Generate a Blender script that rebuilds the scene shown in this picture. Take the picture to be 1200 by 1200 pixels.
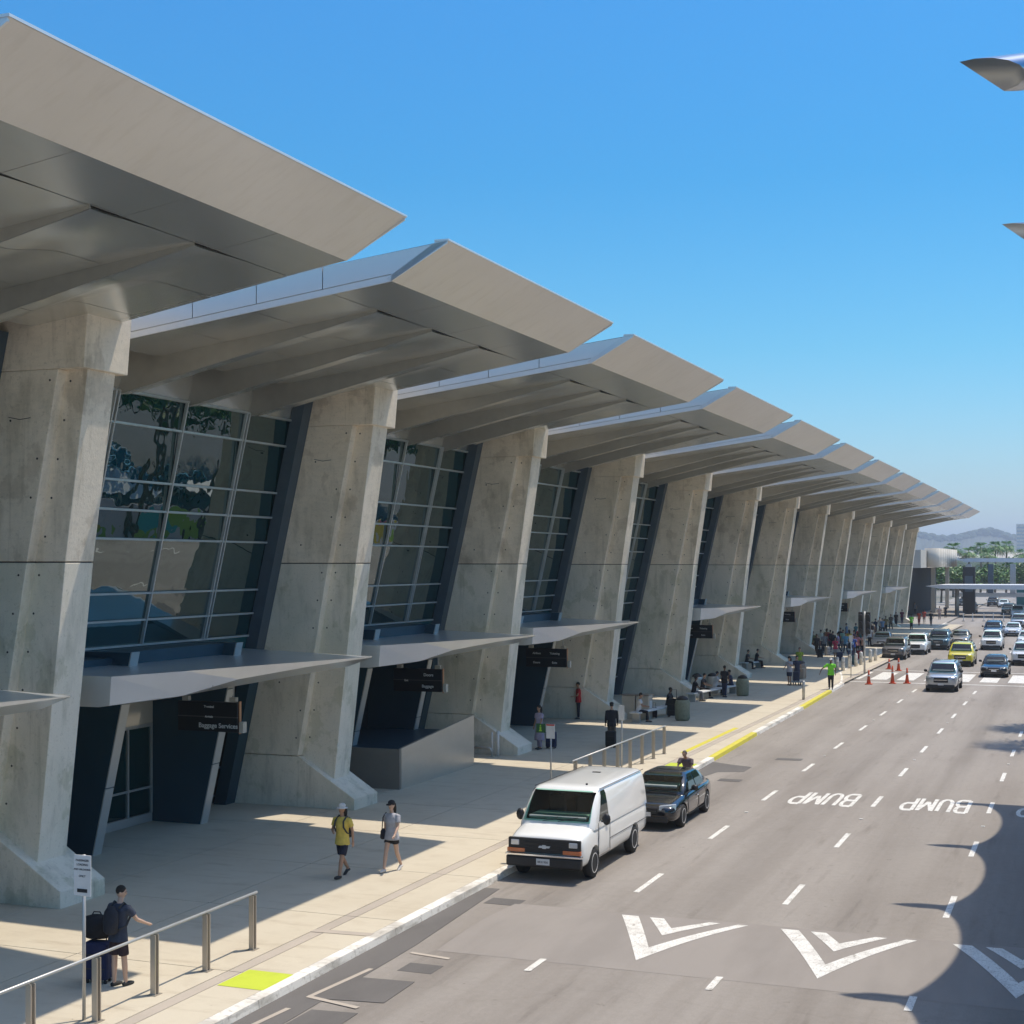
import bpy, bmesh, math, random
from mathutils import Vector, Matrix, noise
R = math.radians
rnd = random.Random(7)
S = bpy.context.scene
for o in list(bpy.data.objects): bpy.data.objects.remove(o)
COL = S.collection

# ------------------------------------------------------------ camera
CAM_H = 7.75
YAW = math.atan(678/1750)
cd = bpy.data.cameras.new('camera'); cam = bpy.data.objects.new('camera', cd); COL.objects.link(cam)
cam.location = (0, 0, CAM_H); cam.rotation_euler = (R(90), 0, YAW)
cd.sensor_width = 36; cd.lens = 52.5; cd.shift_y = 0.05; cd.clip_start = .1; cd.clip_end = 30000
S.camera = cam
# ------------------------------------------------------------ world, sun, exposure
SUNV = Vector((.238, .285, 1)).normalized()
elev = math.asin(SUNV.z); azim = math.atan2(SUNV.x, SUNV.y)
W = bpy.data.worlds.new('World'); S.world = W; W.use_nodes = True
nt = W.node_tree; nt.nodes.clear()
sky = nt.nodes.new('ShaderNodeTexSky'); sky.sky_type = 'NISHITA'; sky.sun_disc = False
sky.sun_elevation = elev; sky.sun_rotation = azim
sky.altitude = 0; sky.air_density = 1.0; sky.dust_density = 1.0; sky.ozone_density = 2.0
hs = nt.nodes.new('ShaderNodeHueSaturation'); hs.inputs['Saturation'].default_value = 1.3; hs.inputs['Value'].default_value = 1.0
bg = nt.nodes.new('ShaderNodeBackground'); bg.inputs[1].default_value = .15
wo = nt.nodes.new('ShaderNodeOutputWorld')
tcw = nt.nodes.new('ShaderNodeTexCoord'); sxyz = nt.nodes.new('ShaderNodeSeparateXYZ'); rampw = nt.nodes.new('ShaderNodeValToRGB')
er = rampw.color_ramp.elements   # white balance of the sky by height: pale blue at the horizon, deeper above
er[0].position = 0.0; er[0].color = (.45, .51, .61, 1); er[1].position = 1.0; er[1].color = (1, .98, .94, 1)
for p_, c_ in ((.06, (.31, .44, .515, 1)), (.14, (.18, .43, .485, 1)), (.25, (.10, .41, .49, 1)), (.4, (.15, .46, .56, 1))):
    e_ = er.new(p_); e_.color = c_
mulw = nt.nodes.new('ShaderNodeMix'); mulw.data_type = 'RGBA'; mulw.blend_type = 'MULTIPLY'; mulw.inputs[0].default_value = 1
nt.links.new(tcw.outputs['Generated'], sxyz.inputs[0]); nt.links.new(sxyz.outputs['Z'], rampw.inputs[0])
nt.links.new(sky.outputs[0], hs.inputs['Color']); nt.links.new(hs.outputs[0], mulw.inputs[6]); nt.links.new(rampw.outputs[0], mulw.inputs[7])
nt.links.new(mulw.outputs[2], bg.inputs[0]); nt.links.new(bg.outputs[0], wo.inputs[0])
sd = bpy.data.lights.new('sun', 'SUN'); sun = bpy.data.objects.new('sun', sd); COL.objects.link(sun)
sd.energy = 2.1; sd.angle = R(.53); sd.color = (1, .90, .76)
sun.rotation_euler = SUNV.to_track_quat('Z', 'Y').to_euler(); sun.location = (20, 20, 60)
S.view_settings.view_transform = 'Standard'; S.view_settings.look = 'None'
S.view_settings.exposure = 1.08; S.view_settings.gamma = 1; S.view_settings.use_curve_mapping = False
S.cycles.max_bounces = 10; S.cycles.diffuse_bounces = 7; S.cycles.volume_bounces = 0; S.cycles.use_denoising = True

# ------------------------------------------------------------ materials
def new_mat(name):
    m = bpy.data.materials.new(name); m.use_nodes = True
    return m, m.node_tree, m.node_tree.nodes['Principled BSDF']
def set_in(b, **k):
    for a, v in k.items():
        n = a.replace('_', ' ')
        if n in b.inputs: b.inputs[n].default_value = v
def simple(name, c, rough=.6, metal=0, spec=.5, var=.08, scale=3., coat=0, bump=0, bscale=60.):
    m, t, b = new_mat(name)
    b.inputs['Roughness'].default_value = rough; b.inputs['Metallic'].default_value = metal
    b.inputs['Specular IOR Level'].default_value = spec
    if coat: b.inputs['Coat Weight'].default_value = coat; b.inputs['Coat Roughness'].default_value = .05
    tc = t.nodes.new('ShaderNodeTexCoord'); nz = t.nodes.new('ShaderNodeTexNoise')
    nz.inputs['Scale'].default_value = scale; nz.inputs['Detail'].default_value = 6
    t.links.new(tc.outputs['Object'], nz.inputs['Vector'])
    mx = t.nodes.new('ShaderNodeMix'); mx.data_type = 'RGBA'
    mx.inputs[6].default_value = tuple(max(0, x*(1-var*2)) for x in c) + (1,)
    mx.inputs[7].default_value = tuple(min(1, x*(1+var*2)) for x in c) + (1,)
    t.links.new(nz.outputs[0], mx.inputs[0]); t.links.new(mx.outputs[2], b.inputs['Base Color'])
    if bump:
        n2 = t.nodes.new('ShaderNodeTexNoise'); n2.inputs['Scale'].default_value = bscale
        t.links.new(tc.outputs['Object'], n2.inputs['Vector'])
        bp = t.nodes.new('ShaderNodeBump'); bp.inputs['Strength'].default_value = bump; bp.inputs['Distance'].default_value = .02
        t.links.new(n2.outputs[0], bp.inputs['Height']); t.links.new(bp.outputs[0], b.inputs['Normal'])
    return m
def layered(name, base, layers, rough=.85, metal=0, coord='world', bump=(0, 40), spec=.4):
    """layers: (noise scale xyz, threshold lo, hi, colour multiplier rgb, strength)"""
    m, t, b = new_mat(name)
    b.inputs['Roughness'].default_value = rough; b.inputs['Metallic'].default_value = metal
    b.inputs['Specular IOR Level'].default_value = spec
    if coord == 'world':
        g = t.nodes.new('ShaderNodeNewGeometry'); src = g.outputs['Position']
    else:
        g = t.nodes.new('ShaderNodeTexCoord'); src = g.outputs['Object']
    rgb = t.nodes.new('ShaderNodeRGB'); rgb.outputs[0].default_value = tuple(base) + (1,)
    cur = rgb.outputs[0]
    for i, (sc, lo, hi, mul, st) in enumerate(layers):
        mp = t.nodes.new('ShaderNodeMapping'); mp.inputs['Scale'].default_value = sc
        mp.inputs['Location'].default_value = (i*17.3, i*5.1, i*9.7)
        t.links.new(src, mp.inputs['Vector'])
        nz = t.nodes.new('ShaderNodeTexNoise'); nz.inputs['Scale'].default_value = 1; nz.inputs['Detail'].default_value = 7
        nz.inputs['Roughness'].default_value = .62
        t.links.new(mp.outputs[0], nz.inputs['Vector'])
        mr = t.nodes.new('ShaderNodeMapRange'); mr.inputs[1].default_value = lo; mr.inputs[2].default_value = hi
        mr.inputs[3].default_value = 0; mr.inputs[4].default_value = st
        t.links.new(nz.outputs[0], mr.inputs[0])
        mx = t.nodes.new('ShaderNodeMix'); mx.data_type = 'RGBA'; mx.blend_type = 'MULTIPLY'
        mx.inputs[7].default_value = tuple(mul) + (1,)
        t.links.new(mr.outputs[0], mx.inputs[0]); t.links.new(cur, mx.inputs[6]); cur = mx.outputs[2]
    t.links.new(cur, b.inputs['Base Color'])
    if bump[0]:
        n2 = t.nodes.new('ShaderNodeTexNoise'); n2.inputs['Scale'].default_value = bump[1]; n2.inputs['Detail'].default_value = 4
        t.links.new(src, n2.inputs['Vector'])
        bp = t.nodes.new('ShaderNodeBump'); bp.inputs['Strength'].default_value = bump[0]; bp.inputs['Distance'].default_value = .02
        t.links.new(n2.outputs[0], bp.inputs['Height']); t.links.new(bp.outputs[0], b.inputs['Normal'])
    return m
M = {}
M['asphalt'] = layered('asphalt', (.345, .312, .275), [((.9, .035, 1), .42, .62, (.84, .83, .82), .9), ((.25, .12, 1), .45, .7, (.86, .85, .84), .9),
        ((6, 6, 6), .4, .75, (.88, .88, .88), .7), ((2.5, .25, 1), .58, .70, (.78, .77, .76), .8), ((3, 3, 3), .66, .72, (.6, .58, .56), .8), ((70, 70, 70), .3, .7, (.72, .72, .72), .8), ((22, 22, 22), .62, .66, (1.2, 1.2, 1.2), .6)], .88, bump=(.5, 90))
def lane_wear(m):
    t = m.node_tree; b = t.nodes['Principled BSDF']; cur = b.inputs['Base Color'].links[0].from_socket
    g = t.nodes.new('ShaderNodeNewGeometry'); sp = t.nodes.new('ShaderNodeSeparateXYZ'); t.links.new(g.outputs['Position'], sp.inputs[0])
    def mth(op, a, bb=None):
        n = t.nodes.new('ShaderNodeMath'); n.operation = op
        if hasattr(a, 'is_linked'): t.links.new(a, n.inputs[0])
        else: n.inputs[0].default_value = a
        if bb is not None:
            if hasattr(bb, 'is_linked'): t.links.new(bb, n.inputs[1])
            else: n.inputs[1].default_value = bb
        return n.outputs[0]
    ph = mth('MULTIPLY', mth('ADD', sp.outputs['X'], 8.23), 2*math.pi/3.5)
    c = mth('POWER', mth('MULTIPLY', mth('ADD', mth('COSINE', ph), 1.0), .5), 3.0)
    nz = t.nodes.new('ShaderNodeTexNoise'); nz.inputs['Scale'].default_value = 1.0; nz.inputs['Detail'].default_value = 5
    mp = t.nodes.new('ShaderNodeMapping'); mp.inputs['Scale'].default_value = (1.2, .09, 1); t.links.new(g.outputs['Position'], mp.inputs[0]); t.links.new(mp.outputs[0], nz.inputs['Vector'])
    f = mth('MULTIPLY', c, mth('MULTIPLY', nz.outputs[0], .75))
    mx = t.nodes.new('ShaderNodeMix'); mx.data_type = 'RGBA'; mx.blend_type = 'MULTIPLY'; mx.inputs[7].default_value = (.70, .69, .68, 1)
    t.links.new(f, mx.inputs[0]); t.links.new(cur, mx.inputs[6]); 
    # fine meandering cracks
    v = t.nodes.new('ShaderNodeTexVoronoi'); v.feature = 'DISTANCE_TO_EDGE'; v.inputs['Scale'].default_value = .22
    n3 = t.nodes.new('ShaderNodeTexNoise'); n3.inputs['Scale'].default_value = 1.3; n3.inputs['Detail'].default_value = 5; t.links.new(g.outputs['Position'], n3.inputs['Vector'])
    va = t.nodes.new('ShaderNodeMix'); va.data_type = 'RGBA'; va.blend_type = 'ADD'; va.inputs[0].default_value = 1.6; t.links.new(g.outputs['Position'], va.inputs[6]); t.links.new(n3.outputs['Color'], va.inputs[7])
    t.links.new(va.outputs[2], v.inputs['Vector'])
    mr = t.nodes.new('ShaderNodeMapRange'); mr.inputs[1].default_value = 0; mr.inputs[2].default_value = .012; mr.inputs[3].default_value = .10; mr.inputs[4].default_value = 0; t.links.new(v.outputs['Distance'], mr.inputs[0])
    m2 = t.nodes.new('ShaderNodeMix'); m2.data_type = 'RGBA'; m2.blend_type = 'MULTIPLY'; m2.inputs[7].default_value = (.45, .44, .43, 1); t.links.new(mr.outputs[0], m2.inputs[0]); t.links.new(mx.outputs[2], m2.inputs[6])
    t.links.new(m2.outputs[2], b.inputs['Base Color'])
lane_wear(M['asphalt'])
M['patch'] = layered('patched asphalt', (.155, .145, .135), [((.8, .3, 1), .4, .65, (.75, .75, .75), .8), ((50, 50, 50), .3, .7, (.75, .75, .75), .6)], .9, bump=(.4, 90))
M['hump'] = layered('hump asphalt', (.30, .27, .24), [((.9, .2, 1), .42, .62, (.85, .85, .85), .8), ((60, 60, 60), .3, .7, (.8, .8, .8), .5)], .9, bump=(.35, 90))
M['paving'] = layered('sunlit concrete paving', (.575, .515, .40), [((9, 9, 9), .70, .73, (.45, .43, .42), .8), ((.5, 2.2, 1), .56, .7, (.82, .79, .76), .8), ((.22, .22, 1), .42, .66, (.9, .88, .86), .9), ((1.7, 1.7, 1), .5, .75, (.88, .86, .84), .7),
        ((.7, 4, 1), .6, .75, (.84, .82, .8), .5), ((45, 45, 45), .3, .7, (.9, .9, .9), .5)], .85, bump=(.15, 60))  # same concrete colour for all the paving slabs
M['paving_dark'] = layered('grey paving band', (.47, .41, .34), [((.5, .5, 1), .4, .66, (.85, .85, .85), .9), ((45, 45, 45), .3, .7, (.9, .9, .9), .5)], .85)
M['joint'] = simple('joint sealant', (.30, .27, .23), .9)
M['beam'] = layered('silver blade', (.55, .60, .66), [((1, 1, 1), .4, .7, (.9, .9, .9), .7)], .22, metal=.9)
M['kerb'] = layered('white painted kerb', (.78, .75, .68), [((.8, .8, 4), .45, .6, (.55, .53, .5), .8), ((8, 8, 8), .55, .68, (.5, .48, .46), .7)], .7)
M['kerb_yellow'] = layered('yellow painted kerb', (.62, .55, .06), [((1.8, 1.8, 4), .5, .65, (.85, .8, 1.6), .7)], .7)
M['tactile'] = layered('yellow tactile paving', (.52, .60, .05), [((2, 2, 2), .45, .7, (.85, .88, .9), .7)], .6)
M['paint'] = layered('white road paint', (.74, .72, .66), [((3, 3, 3), .48, .66, (.70, .68, .66), .8), ((9, 2.5, 9), .60, .66, (.55, .52, .48), .8), ((30, 30, 30), .54, .60, (.5, .47, .44), .8)], .6)
M['concrete'] = layered('cast concrete', (.92, .80, .635), [((.5, .5, .35), .45, .65, (.80, .80, .78), .9), ((1.6, 1.6, .5), .52, .68, (.76, .75, .72), .9),
        ((3, 3, 9), .45, .7, (.86, .86, .86), .6), ((5, 5, .3), .58, .72, (.70, .68, .65), .6), ((1.1, 1.1, .9), .56, .60, (.84, .82, .80), .9), ((14, 14, 14), .58, .66, (.75, .74, .72), .6), ((40, 40, 40), .35, .7, (.88, .88, .88), .5)], .8, bump=(.25, 14))
M['concrete_green'] = layered('weathered lower concrete', (.86, .78, .64), [((.5, .5, .35), .45, .65, (.80, .84, .81), .9), ((1.6, 1.6, .5), .52, .68, (.76, .76, .74), .9),
        ((5, 5, .3), .58, .72, (.70, .70, .66), .6), ((1.1, 1.1, .9), .56, .60, (.84, .85, .80), .9), ((14, 14, 14), .58, .66, (.75, .74, .72), .6), ((40, 40, 40), .35, .7, (.88, .88, .88), .5)], .8, bump=(.25, 14))
M['hole'] = simple('tie hole', (.05, .045, .04), .9)
M['alu'] = layered('aluminium panel', (.74, .715, .675), [((.35, .35, .35), .4, .65, (.92, .92, .92), .7), ((1.2, 4, .3), .5, .72, (.90, .89, .87), .7)], .34, metal=.5, bump=(.1, .5))
M['alu_side'] = layered('pale fascia panel', (.82, .81, .77), [((.35, .35, .35), .4, .65, (.94, .94, .94), .7)], .38, metal=.35)
M['alu_soffit'] = layered('soffit panel', (.78, .77, .72), [((.3, .3, .3), .4, .65, (.9, .92, .9), .8), ((3, .4, 3), .5, .7, (.92, .92, .9), .6)], .24, metal=.75, bump=(.05, .6))
M['slot'] = simple('dark soffit slot', (.11, .11, .10), .7)
M['reveal'] = simple('dark tooth metal', (.38, .37, .33), .45, .4)  # tooth faces coloured darker than the soffit panels
M['blue_metal'] = layered('blue metal cladding', (.035, .085, .115), [((.6, .6, .6), .4, .7, (.8, .85, .9), .7)], .4, metal=.3)
M['blue_frame'] = simple('slate blue frame', (.085, .12, .15), .4, .3)
M['fin_edge'] = layered('pale fin edge', (.50, .51, .49), [((1, 1, 1), .4, .7, (.9, .9, .9), .7)], .4, metal=.3)
M['marquee'] = layered('marquee metal', (.68, .70, .71), [((.4, .4, .4), .4, .65, (.9, .9, .9), .7)], .28, metal=.6)
M['mullion'] = simple('mullion', (.54, .57, .56), .35, .4)
M['darkbox'] = simple('dark interior', (.015, .02, .022), .8)
M['black_sign'] = simple('black sign face', (.012, .014, .016), .45)
M['white_text'] = simple('white lettering', (.75, .75, .72), .6)
M['white_sign'] = simple('white sign plate', (.68, .68, .66), .5)
M['red'] = simple('red paint', (.55, .05, .03), .5)
M['green_sign'] = simple('dark green sign', (.02, .10, .03), .5)
M['lime'] = simple('lime marking', (.35, .6, .05), .5)
M['steel'] = layered('brushed steel', (.50, .45, .38), [((2, 2, .4), .4, .7, (.8, .8, .8), .7)], .38, metal=.6)
M['galv'] = simple('galvanised pole', (.5, .5, .48), .45, .5)
M['orange'] = simple('orange plastic', (.62, .10, .03), .5)
M['copper'] = simple('copper strip', (.55, .27, .13), .5)
M['black'] = simple('black plastic', (.015, .015, .016), .5)
M['tyre'] = simple('tyre rubber', (.02, .02, .02), .8)
M['rim'] = simple('alloy rim', (.72, .72, .72), .35, .4)
M['chrome'] = simple('chrome', (.75, .75, .75), .12, 1)
M['lens'] = simple('headlight lens', (.62, .64, .66), .08, .3, 1, coat=1)
M['amber'] = simple('amber lens', (.65, .17, .05), .25, coat=.5)
M['seam'] = simple('panel gap', (.03, .03, .03), .8)
M['stone'] = layered('polished granite', (.26, .22, .18), [((1, 1, 1), .4, .7, (.8, .8, .8), .6)], .3, spec=.6)
M['stone_light'] = layered('pale steel cladding', (.60, .54, .45), [((.8, .8, 2), .4, .7, (.85, .85, .85), .6)], .35, metal=.4)
M['beige'] = layered('beige render', (.58, .53, .44), [((.2, .2, .2), .4, .7, (.85, .85, .85), .7)], .85)
M['white_roof'] = simple('white roof edge', (.66, .66, .66), .5)
M['bark'] = layered('bark', (.16, .12, .08), [((6, 6, 2), .4, .7, (.6, .6, .6), .8)], .9, coord='obj')
M['leaf'] = simple('leaf', (.06, .13, .025), .55, var=.35, scale=1.5)
M['leaf_light'] = simple('young leaf', (.11, .22, .03), .5, var=.35, scale=1.5)
M['palm'] = simple('palm frond', (.12, .26, .05), .5, var=.35, scale=1.)
M['palm_dry'] = simple('dry frond', (.20, .15, .08), .8, var=.3)
M['hill'] = layered('hillside scrub', (.07, .08, .05), [((.006, .006, .01), .42, .6, (.6, .7, .55), .9), ((.05, .05, .05), .5, .62, (1.8, 1.7, 1.6), .5)], .95)
M['ground'] = layered('open ground', (.22, .2, .17), [((.02, .02, 1), .4, .6, (.7, .75, .65), .8)], .95)
M['house'] = simple('pale house wall', (.6, .58, .54), .8)
M['teal_fence'] = simple('teal fence fabric', (.02, .13, .12), .8)
M['tree_far'] = simple('far tree', (.04, .07, .03), .9, var=.3, scale=.05)
def glass_mat(name, c, rough=.02, wave=0, ior=1.5):
    m, t, b = new_mat(name)
    b.inputs['Base Color'].default_value = tuple(c) + (1,); b.inputs['Roughness'].default_value = rough
    b.inputs['IOR'].default_value = ior
    if wave:
        g = t.nodes.new('ShaderNodeNewGeometry'); n2 = t.nodes.new('ShaderNodeTexNoise'); n2.inputs['Scale'].default_value = .9
        n2.inputs['Detail'].default_value = 2
        t.links.new(g.outputs['Position'], n2.inputs['Vector'])
        bp = t.nodes.new('ShaderNodeBump'); bp.inputs['Strength'].default_value = wave; bp.inputs['Distance'].default_value = .05
        t.links.new(n2.outputs[0], bp.inputs['Height']); t.links.new(bp.outputs[0], b.inputs['Normal'])
    return m
M['glass'] = glass_mat('tinted curtain wall glass', (.001, .030, .030), .01, .2, 2.35)
M['glass'].node_tree.nodes['Principled BSDF'].inputs['Specular Tint'].default_value = (.88, 1, .97, 1)
M['spandrel'] = glass_mat('teal spandrel glass', (.01, .10, .11), .1, 0, 1.7)
M['car_glass'] = glass_mat('car glass', (.015, .03, .028), .03, 0, 1.8)
M['interior'] = simple('cabin interior', (.018, .018, .018), .8)
M['dash'] = simple('dashboard', (.30, .34, .31), .6)
def screen_mat():
    m, t, b = new_mat('windscreen tint'); b.inputs['Base Color'].default_value = (.42, .78, .66, 1); b.inputs['Roughness'].default_value = 0
    b.inputs['Transmission Weight'].default_value = 1; b.inputs['IOR'].default_value = 1.02
    gl = t.nodes.new('ShaderNodeBsdfGlossy'); gl.inputs['Roughness'].default_value = .02; fr = t.nodes.new('ShaderNodeFresnel'); fr.inputs[0].default_value = 1.55
    tr = t.nodes.new('ShaderNodeBsdfTransparent'); tr.inputs[0].default_value = (.45, .80, .66, 1); mx = t.nodes.new('ShaderNodeMixShader')
    t.links.new(fr.outputs[0], mx.inputs[0]); t.links.new(tr.outputs[0], mx.inputs[1]); t.links.new(gl.outputs[0], mx.inputs[2])
    t.links.new(mx.outputs[0], t.nodes['Material Output'].inputs['Surface']); return m
M['screen_glass'] = screen_mat()
M['wind_glass'] = glass_mat('windscreen glass', (.02, .10, .075), .04, 0, 1.8)
def paint(name, c, metal=.0, rough=.3):
    if max(c) < .1: rough = .08
    return simple('paint ' + name, c, rough, metal, .5, .01, 3, coat=1)
PAINT = dict(white=paint('white', (.86, .86, .82)), black=paint('black', (.012, .013, .016), .2), silver=paint('silver', (.50, .51, .52), .6),
             yellow=paint('yellow', (.72, .62, .02)), grey=paint('grey', (.16, .15, .15), .5), teal=paint('teal blue', (.03, .08, .11), .4),
             blue=paint('blue', (.02, .09, .2), .4), red=paint('red', (.18, .02, .025), .2), beige=paint('champagne', (.35, .31, .25), .5),
             pearl=paint('pearl', (.72, .74, .76)))

def mural_mat():
    m, t, b = new_mat('painted mural panels'); b.inputs['Roughness'].default_value = .6
    g = t.nodes.new('ShaderNodeNewGeometry'); mp = t.nodes.new('ShaderNodeMapping'); mp.inputs['Scale'].default_value = (1, .42, .9)
    t.links.new(g.outputs['Position'], mp.inputs[0])
    v = t.nodes.new('ShaderNodeTexVoronoi'); v.inputs['Scale'].default_value = 1; t.links.new(mp.outputs[0], v.inputs['Vector'])
    cr = t.nodes.new('ShaderNodeValToRGB'); cr.color_ramp.interpolation = 'CONSTANT'
    cols = [(0, (.82, .80, .82)), (.36, (.08, .55, .56)), (.48, (.85, .8, .8)), (.60, (.8, .62, .05)), (.70, (.8, .78, .8)), (.80, (.75, .08, .35)), (.88, (.4, .65, .08))]
    e = cr.color_ramp.elements
    e[0].position = 0; e[0].color = cols[0][1] + (1,); e[1].position = cols[1][0]; e[1].color = cols[1][1] + (1,)
    for p_, c_ in cols[2:]:
        n = e.new(p_); n.color = c_ + (1,)
    sp = t.nodes.new('ShaderNodeSeparateColor'); t.links.new(v.outputs['Color'], sp.inputs[0]); t.links.new(sp.outputs[0], cr.inputs[0])
    t.links.new(cr.outputs[0], b.inputs['Base Color'])
    return m
M['mural'] = mural_mat()

# ------------------------------------------------------------ mesh helpers
class MB:
    def __init__(s): s.v = []; s.f = []; s.mi = []; s.cur = 0
    def add(s, vs, fs):
        o = len(s.v); s.v += [tuple(q) for q in vs]
        for f in fs: s.f.append(tuple(i+o for i in f)); s.mi.append(s.cur)
    def box(s, x0, x1, y0, y1, z0, z1):
        s.hexa([(x0, y0, z0), (x1, y0, z0), (x1, y1, z0), (x0, y1, z0)], [(x0, y0, z1), (x1, y0, z1), (x1, y1, z1), (x0, y1, z1)])
    def hexa(s, b, t):
        s.add(list(b)+list(t), [(3, 2, 1, 0), (4, 5, 6, 7), (0, 1, 5, 4), (1, 2, 6, 5), (2, 3, 7, 6), (3, 0, 4, 7)])
    def prism_y(s, poly, y0, y1):
        """polygon in (x,z), extruded along y; y0/y1 may be functions of x"""
        f0 = y0 if callable(y0) else (lambda x: y0); f1 = y1 if callable(y1) else (lambda x: y1)
        n = len(poly)
        s.add([(x, f0(x), z) for x, z in poly]+[(x, f1(x), z) for x, z in poly],
              [tuple(range(n)), tuple(range(2*n-1, n-1, -1))]+[(i, n+i, n+(i+1) % n, (i+1) % n) for i in range(n)])
    def prism_z(s, poly, z0, z1):
        n = len(poly)
        s.add([(x, y, z0) for x, y in poly]+[(x, y, z1) for x, y in poly],
              [tuple(range(n-1, -1, -1)), tuple(range(n, 2*n))]+[(i, (i+1) % n, n+(i+1) % n, n+i) for i in range(n)])
    def tube(s, pts, rad, n=8, cap=True, ell=None):
        pts = [Vector(p) for p in pts]; k = len(pts)
        if not hasattr(rad, '__len__'): rad = [rad]*k
        base = len(s.v); up = None
        for i, p in enumerate(pts):
            d = (pts[min(i+1, k-1)]-pts[max(i-1, 0)]).normalized()
            if up is None:
                up = Vector((0, 0, 1)) if abs(d.z) < .9 else Vector((0, 1, 0))
            a = d.cross(up).normalized(); b = a.cross(d).normalized(); up = b
            for j in range(n):
                t = 2*math.pi*j/n
                s.v.append(tuple(p+a*math.cos(t)*rad[i]*(ell or 1)+b*math.sin(t)*rad[i]))
        for i in range(k-1):
            for j in range(n):
                s.f.append((base+i*n+j, base+i*n+(j+1) % n, base+(i+1)*n+(j+1) % n, base+(i+1)*n+j)); s.mi.append(s.cur)
        if cap:
            s.f.append(tuple(base+j for j in range(n-1, -1, -1))); s.mi.append(s.cur)
            s.f.append(tuple(base+(k-1)*n+j for j in range(n))); s.mi.append(s.cur)
    def rings(s, rings, cap=True):
        n = len(rings[0]); base = len(s.v)
        for r_ in rings: s.v += [tuple(q) for q in r_]
        for i in range(len(rings)-1):
            for j in range(n):
                s.f.append((base+i*n+j, base+i*n+(j+1) % n, base+(i+1)*n+(j+1) % n, base+(i+1)*n+j)); s.mi.append(s.cur)
        if cap:
            s.f.append(tuple(base+j for j in range(n-1, -1, -1))); s.mi.append(s.cur)
            s.f.append(tuple(base+(len(rings)-1)*n+j for j in range(n))); s.mi.append(s.cur)
    def ellipsoid(s, c, r, nu=12, nv=8, rot=None):
        rg = []
        for i in range(nv+1):
            ph = -math.pi/2+math.pi*(i/nv); ph = max(-1.5, min(1.5, ph)); row = []
            for j in range(nu):
                t = 2*math.pi*j/nu
                q = Vector((r[0]*math.cos(ph)*math.cos(t), r[1]*math.cos(ph)*math.sin(t), r[2]*math.sin(ph)))
                if rot: q = rot @ q
                row.append(tuple(q+Vector(c)))
            rg.append(row)
        s.rings(rg)
    def lathe(s, prof, c=(0, 0, 0), n=16):
        s.rings([[(c[0]+r_*math.cos(2*math.pi*j/n), c[1]+r_*math.sin(2*math.pi*j/n), c[2]+z) for j in range(n)] for r_, z in prof])
    def mesh(s, name, mats, smooth=False):
        me = bpy.data.meshes.new(name); me.from_pydata(s.v, [], s.f)
        for m in (mats if isinstance(mats, (list, tuple)) else [mats]): me.materials.append(m)
        me.polygons.foreach_set('material_index', s.mi)
        bm = bmesh.new(); bm.from_mesh(me); bmesh.ops.recalc_face_normals(bm, faces=bm.faces); bm.to_mesh(me); bm.free()
        if smooth: me.polygons.foreach_set('use_smooth', [True]*len(me.polygons))
        me.update(); return me
    def obj(s, name, mats, parent=None, smooth=False, bevel=0, **k):
        o = link(name, s.mesh(name, mats, smooth), parent)
        if bevel:
            md = o.modifiers.new('b', 'BEVEL'); md.width = bevel; md.segments = 2; md.limit_method = 'ANGLE'; md.angle_limit = R(35)
            apply(o)
            if smooth is False: pass
        tag(o, **k); return o
def link(name, data, parent=None, loc=None):
    o = bpy.data.objects.new(name, data); COL.objects.link(o)
    if parent: o.parent = parent
    if loc: o.location = loc
    return o
def apply(o, name=None):
    dg = bpy.context.evaluated_depsgraph_get(); dg.update()
    me = bpy.data.meshes.new_from_object(o.evaluated_get(dg), preserve_all_data_layers=True, depsgraph=dg)
    o.modifiers.clear(); o.data = me; return o
def tag(o, label=None, cat=None, group=None, kind=None):
    if label: o['label'] = label
    if cat: o['category'] = cat
    if group: o['group'] = group
    if kind: o['kind'] = kind
    return o
def empty(name, loc=(0, 0, 0), rz=0, parent=None, **k):
    o = bpy.data.objects.new(name, None); COL.objects.link(o); o.location = loc; o.rotation_euler = (0, 0, rz)
    o.empty_display_size = .3
    if parent: o.parent = parent
    tag(o, **k); return o
def children_of(o): return [c for c in o.children]
def copy_tree(o, parent=None):
    c = o.copy(); COL.objects.link(c)
    if parent: c.parent = parent
    for ch in list(o.children): copy_tree(ch, c)
    return c
def text_mesh(body, size, mat, thick=.004, bold=0., sx=1., sy=1.):
    cu = bpy.data.curves.new('t', 'FONT'); cu.body = body; cu.size = size; cu.extrude = thick; cu.offset = bold
    cu.align_x = 'CENTER'; cu.align_y = 'CENTER'
    o = bpy.data.objects.new('t', cu); COL.objects.link(o)
    dg = bpy.context.evaluated_depsgraph_get(); dg.update()
    me = bpy.data.meshes.new_from_object(o.evaluated_get(dg)); bpy.data.objects.remove(o)
    me.materials.clear(); me.materials.append(mat)
    for v in me.vertices: v.co.x *= sx; v.co.y *= sy
    return me

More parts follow.
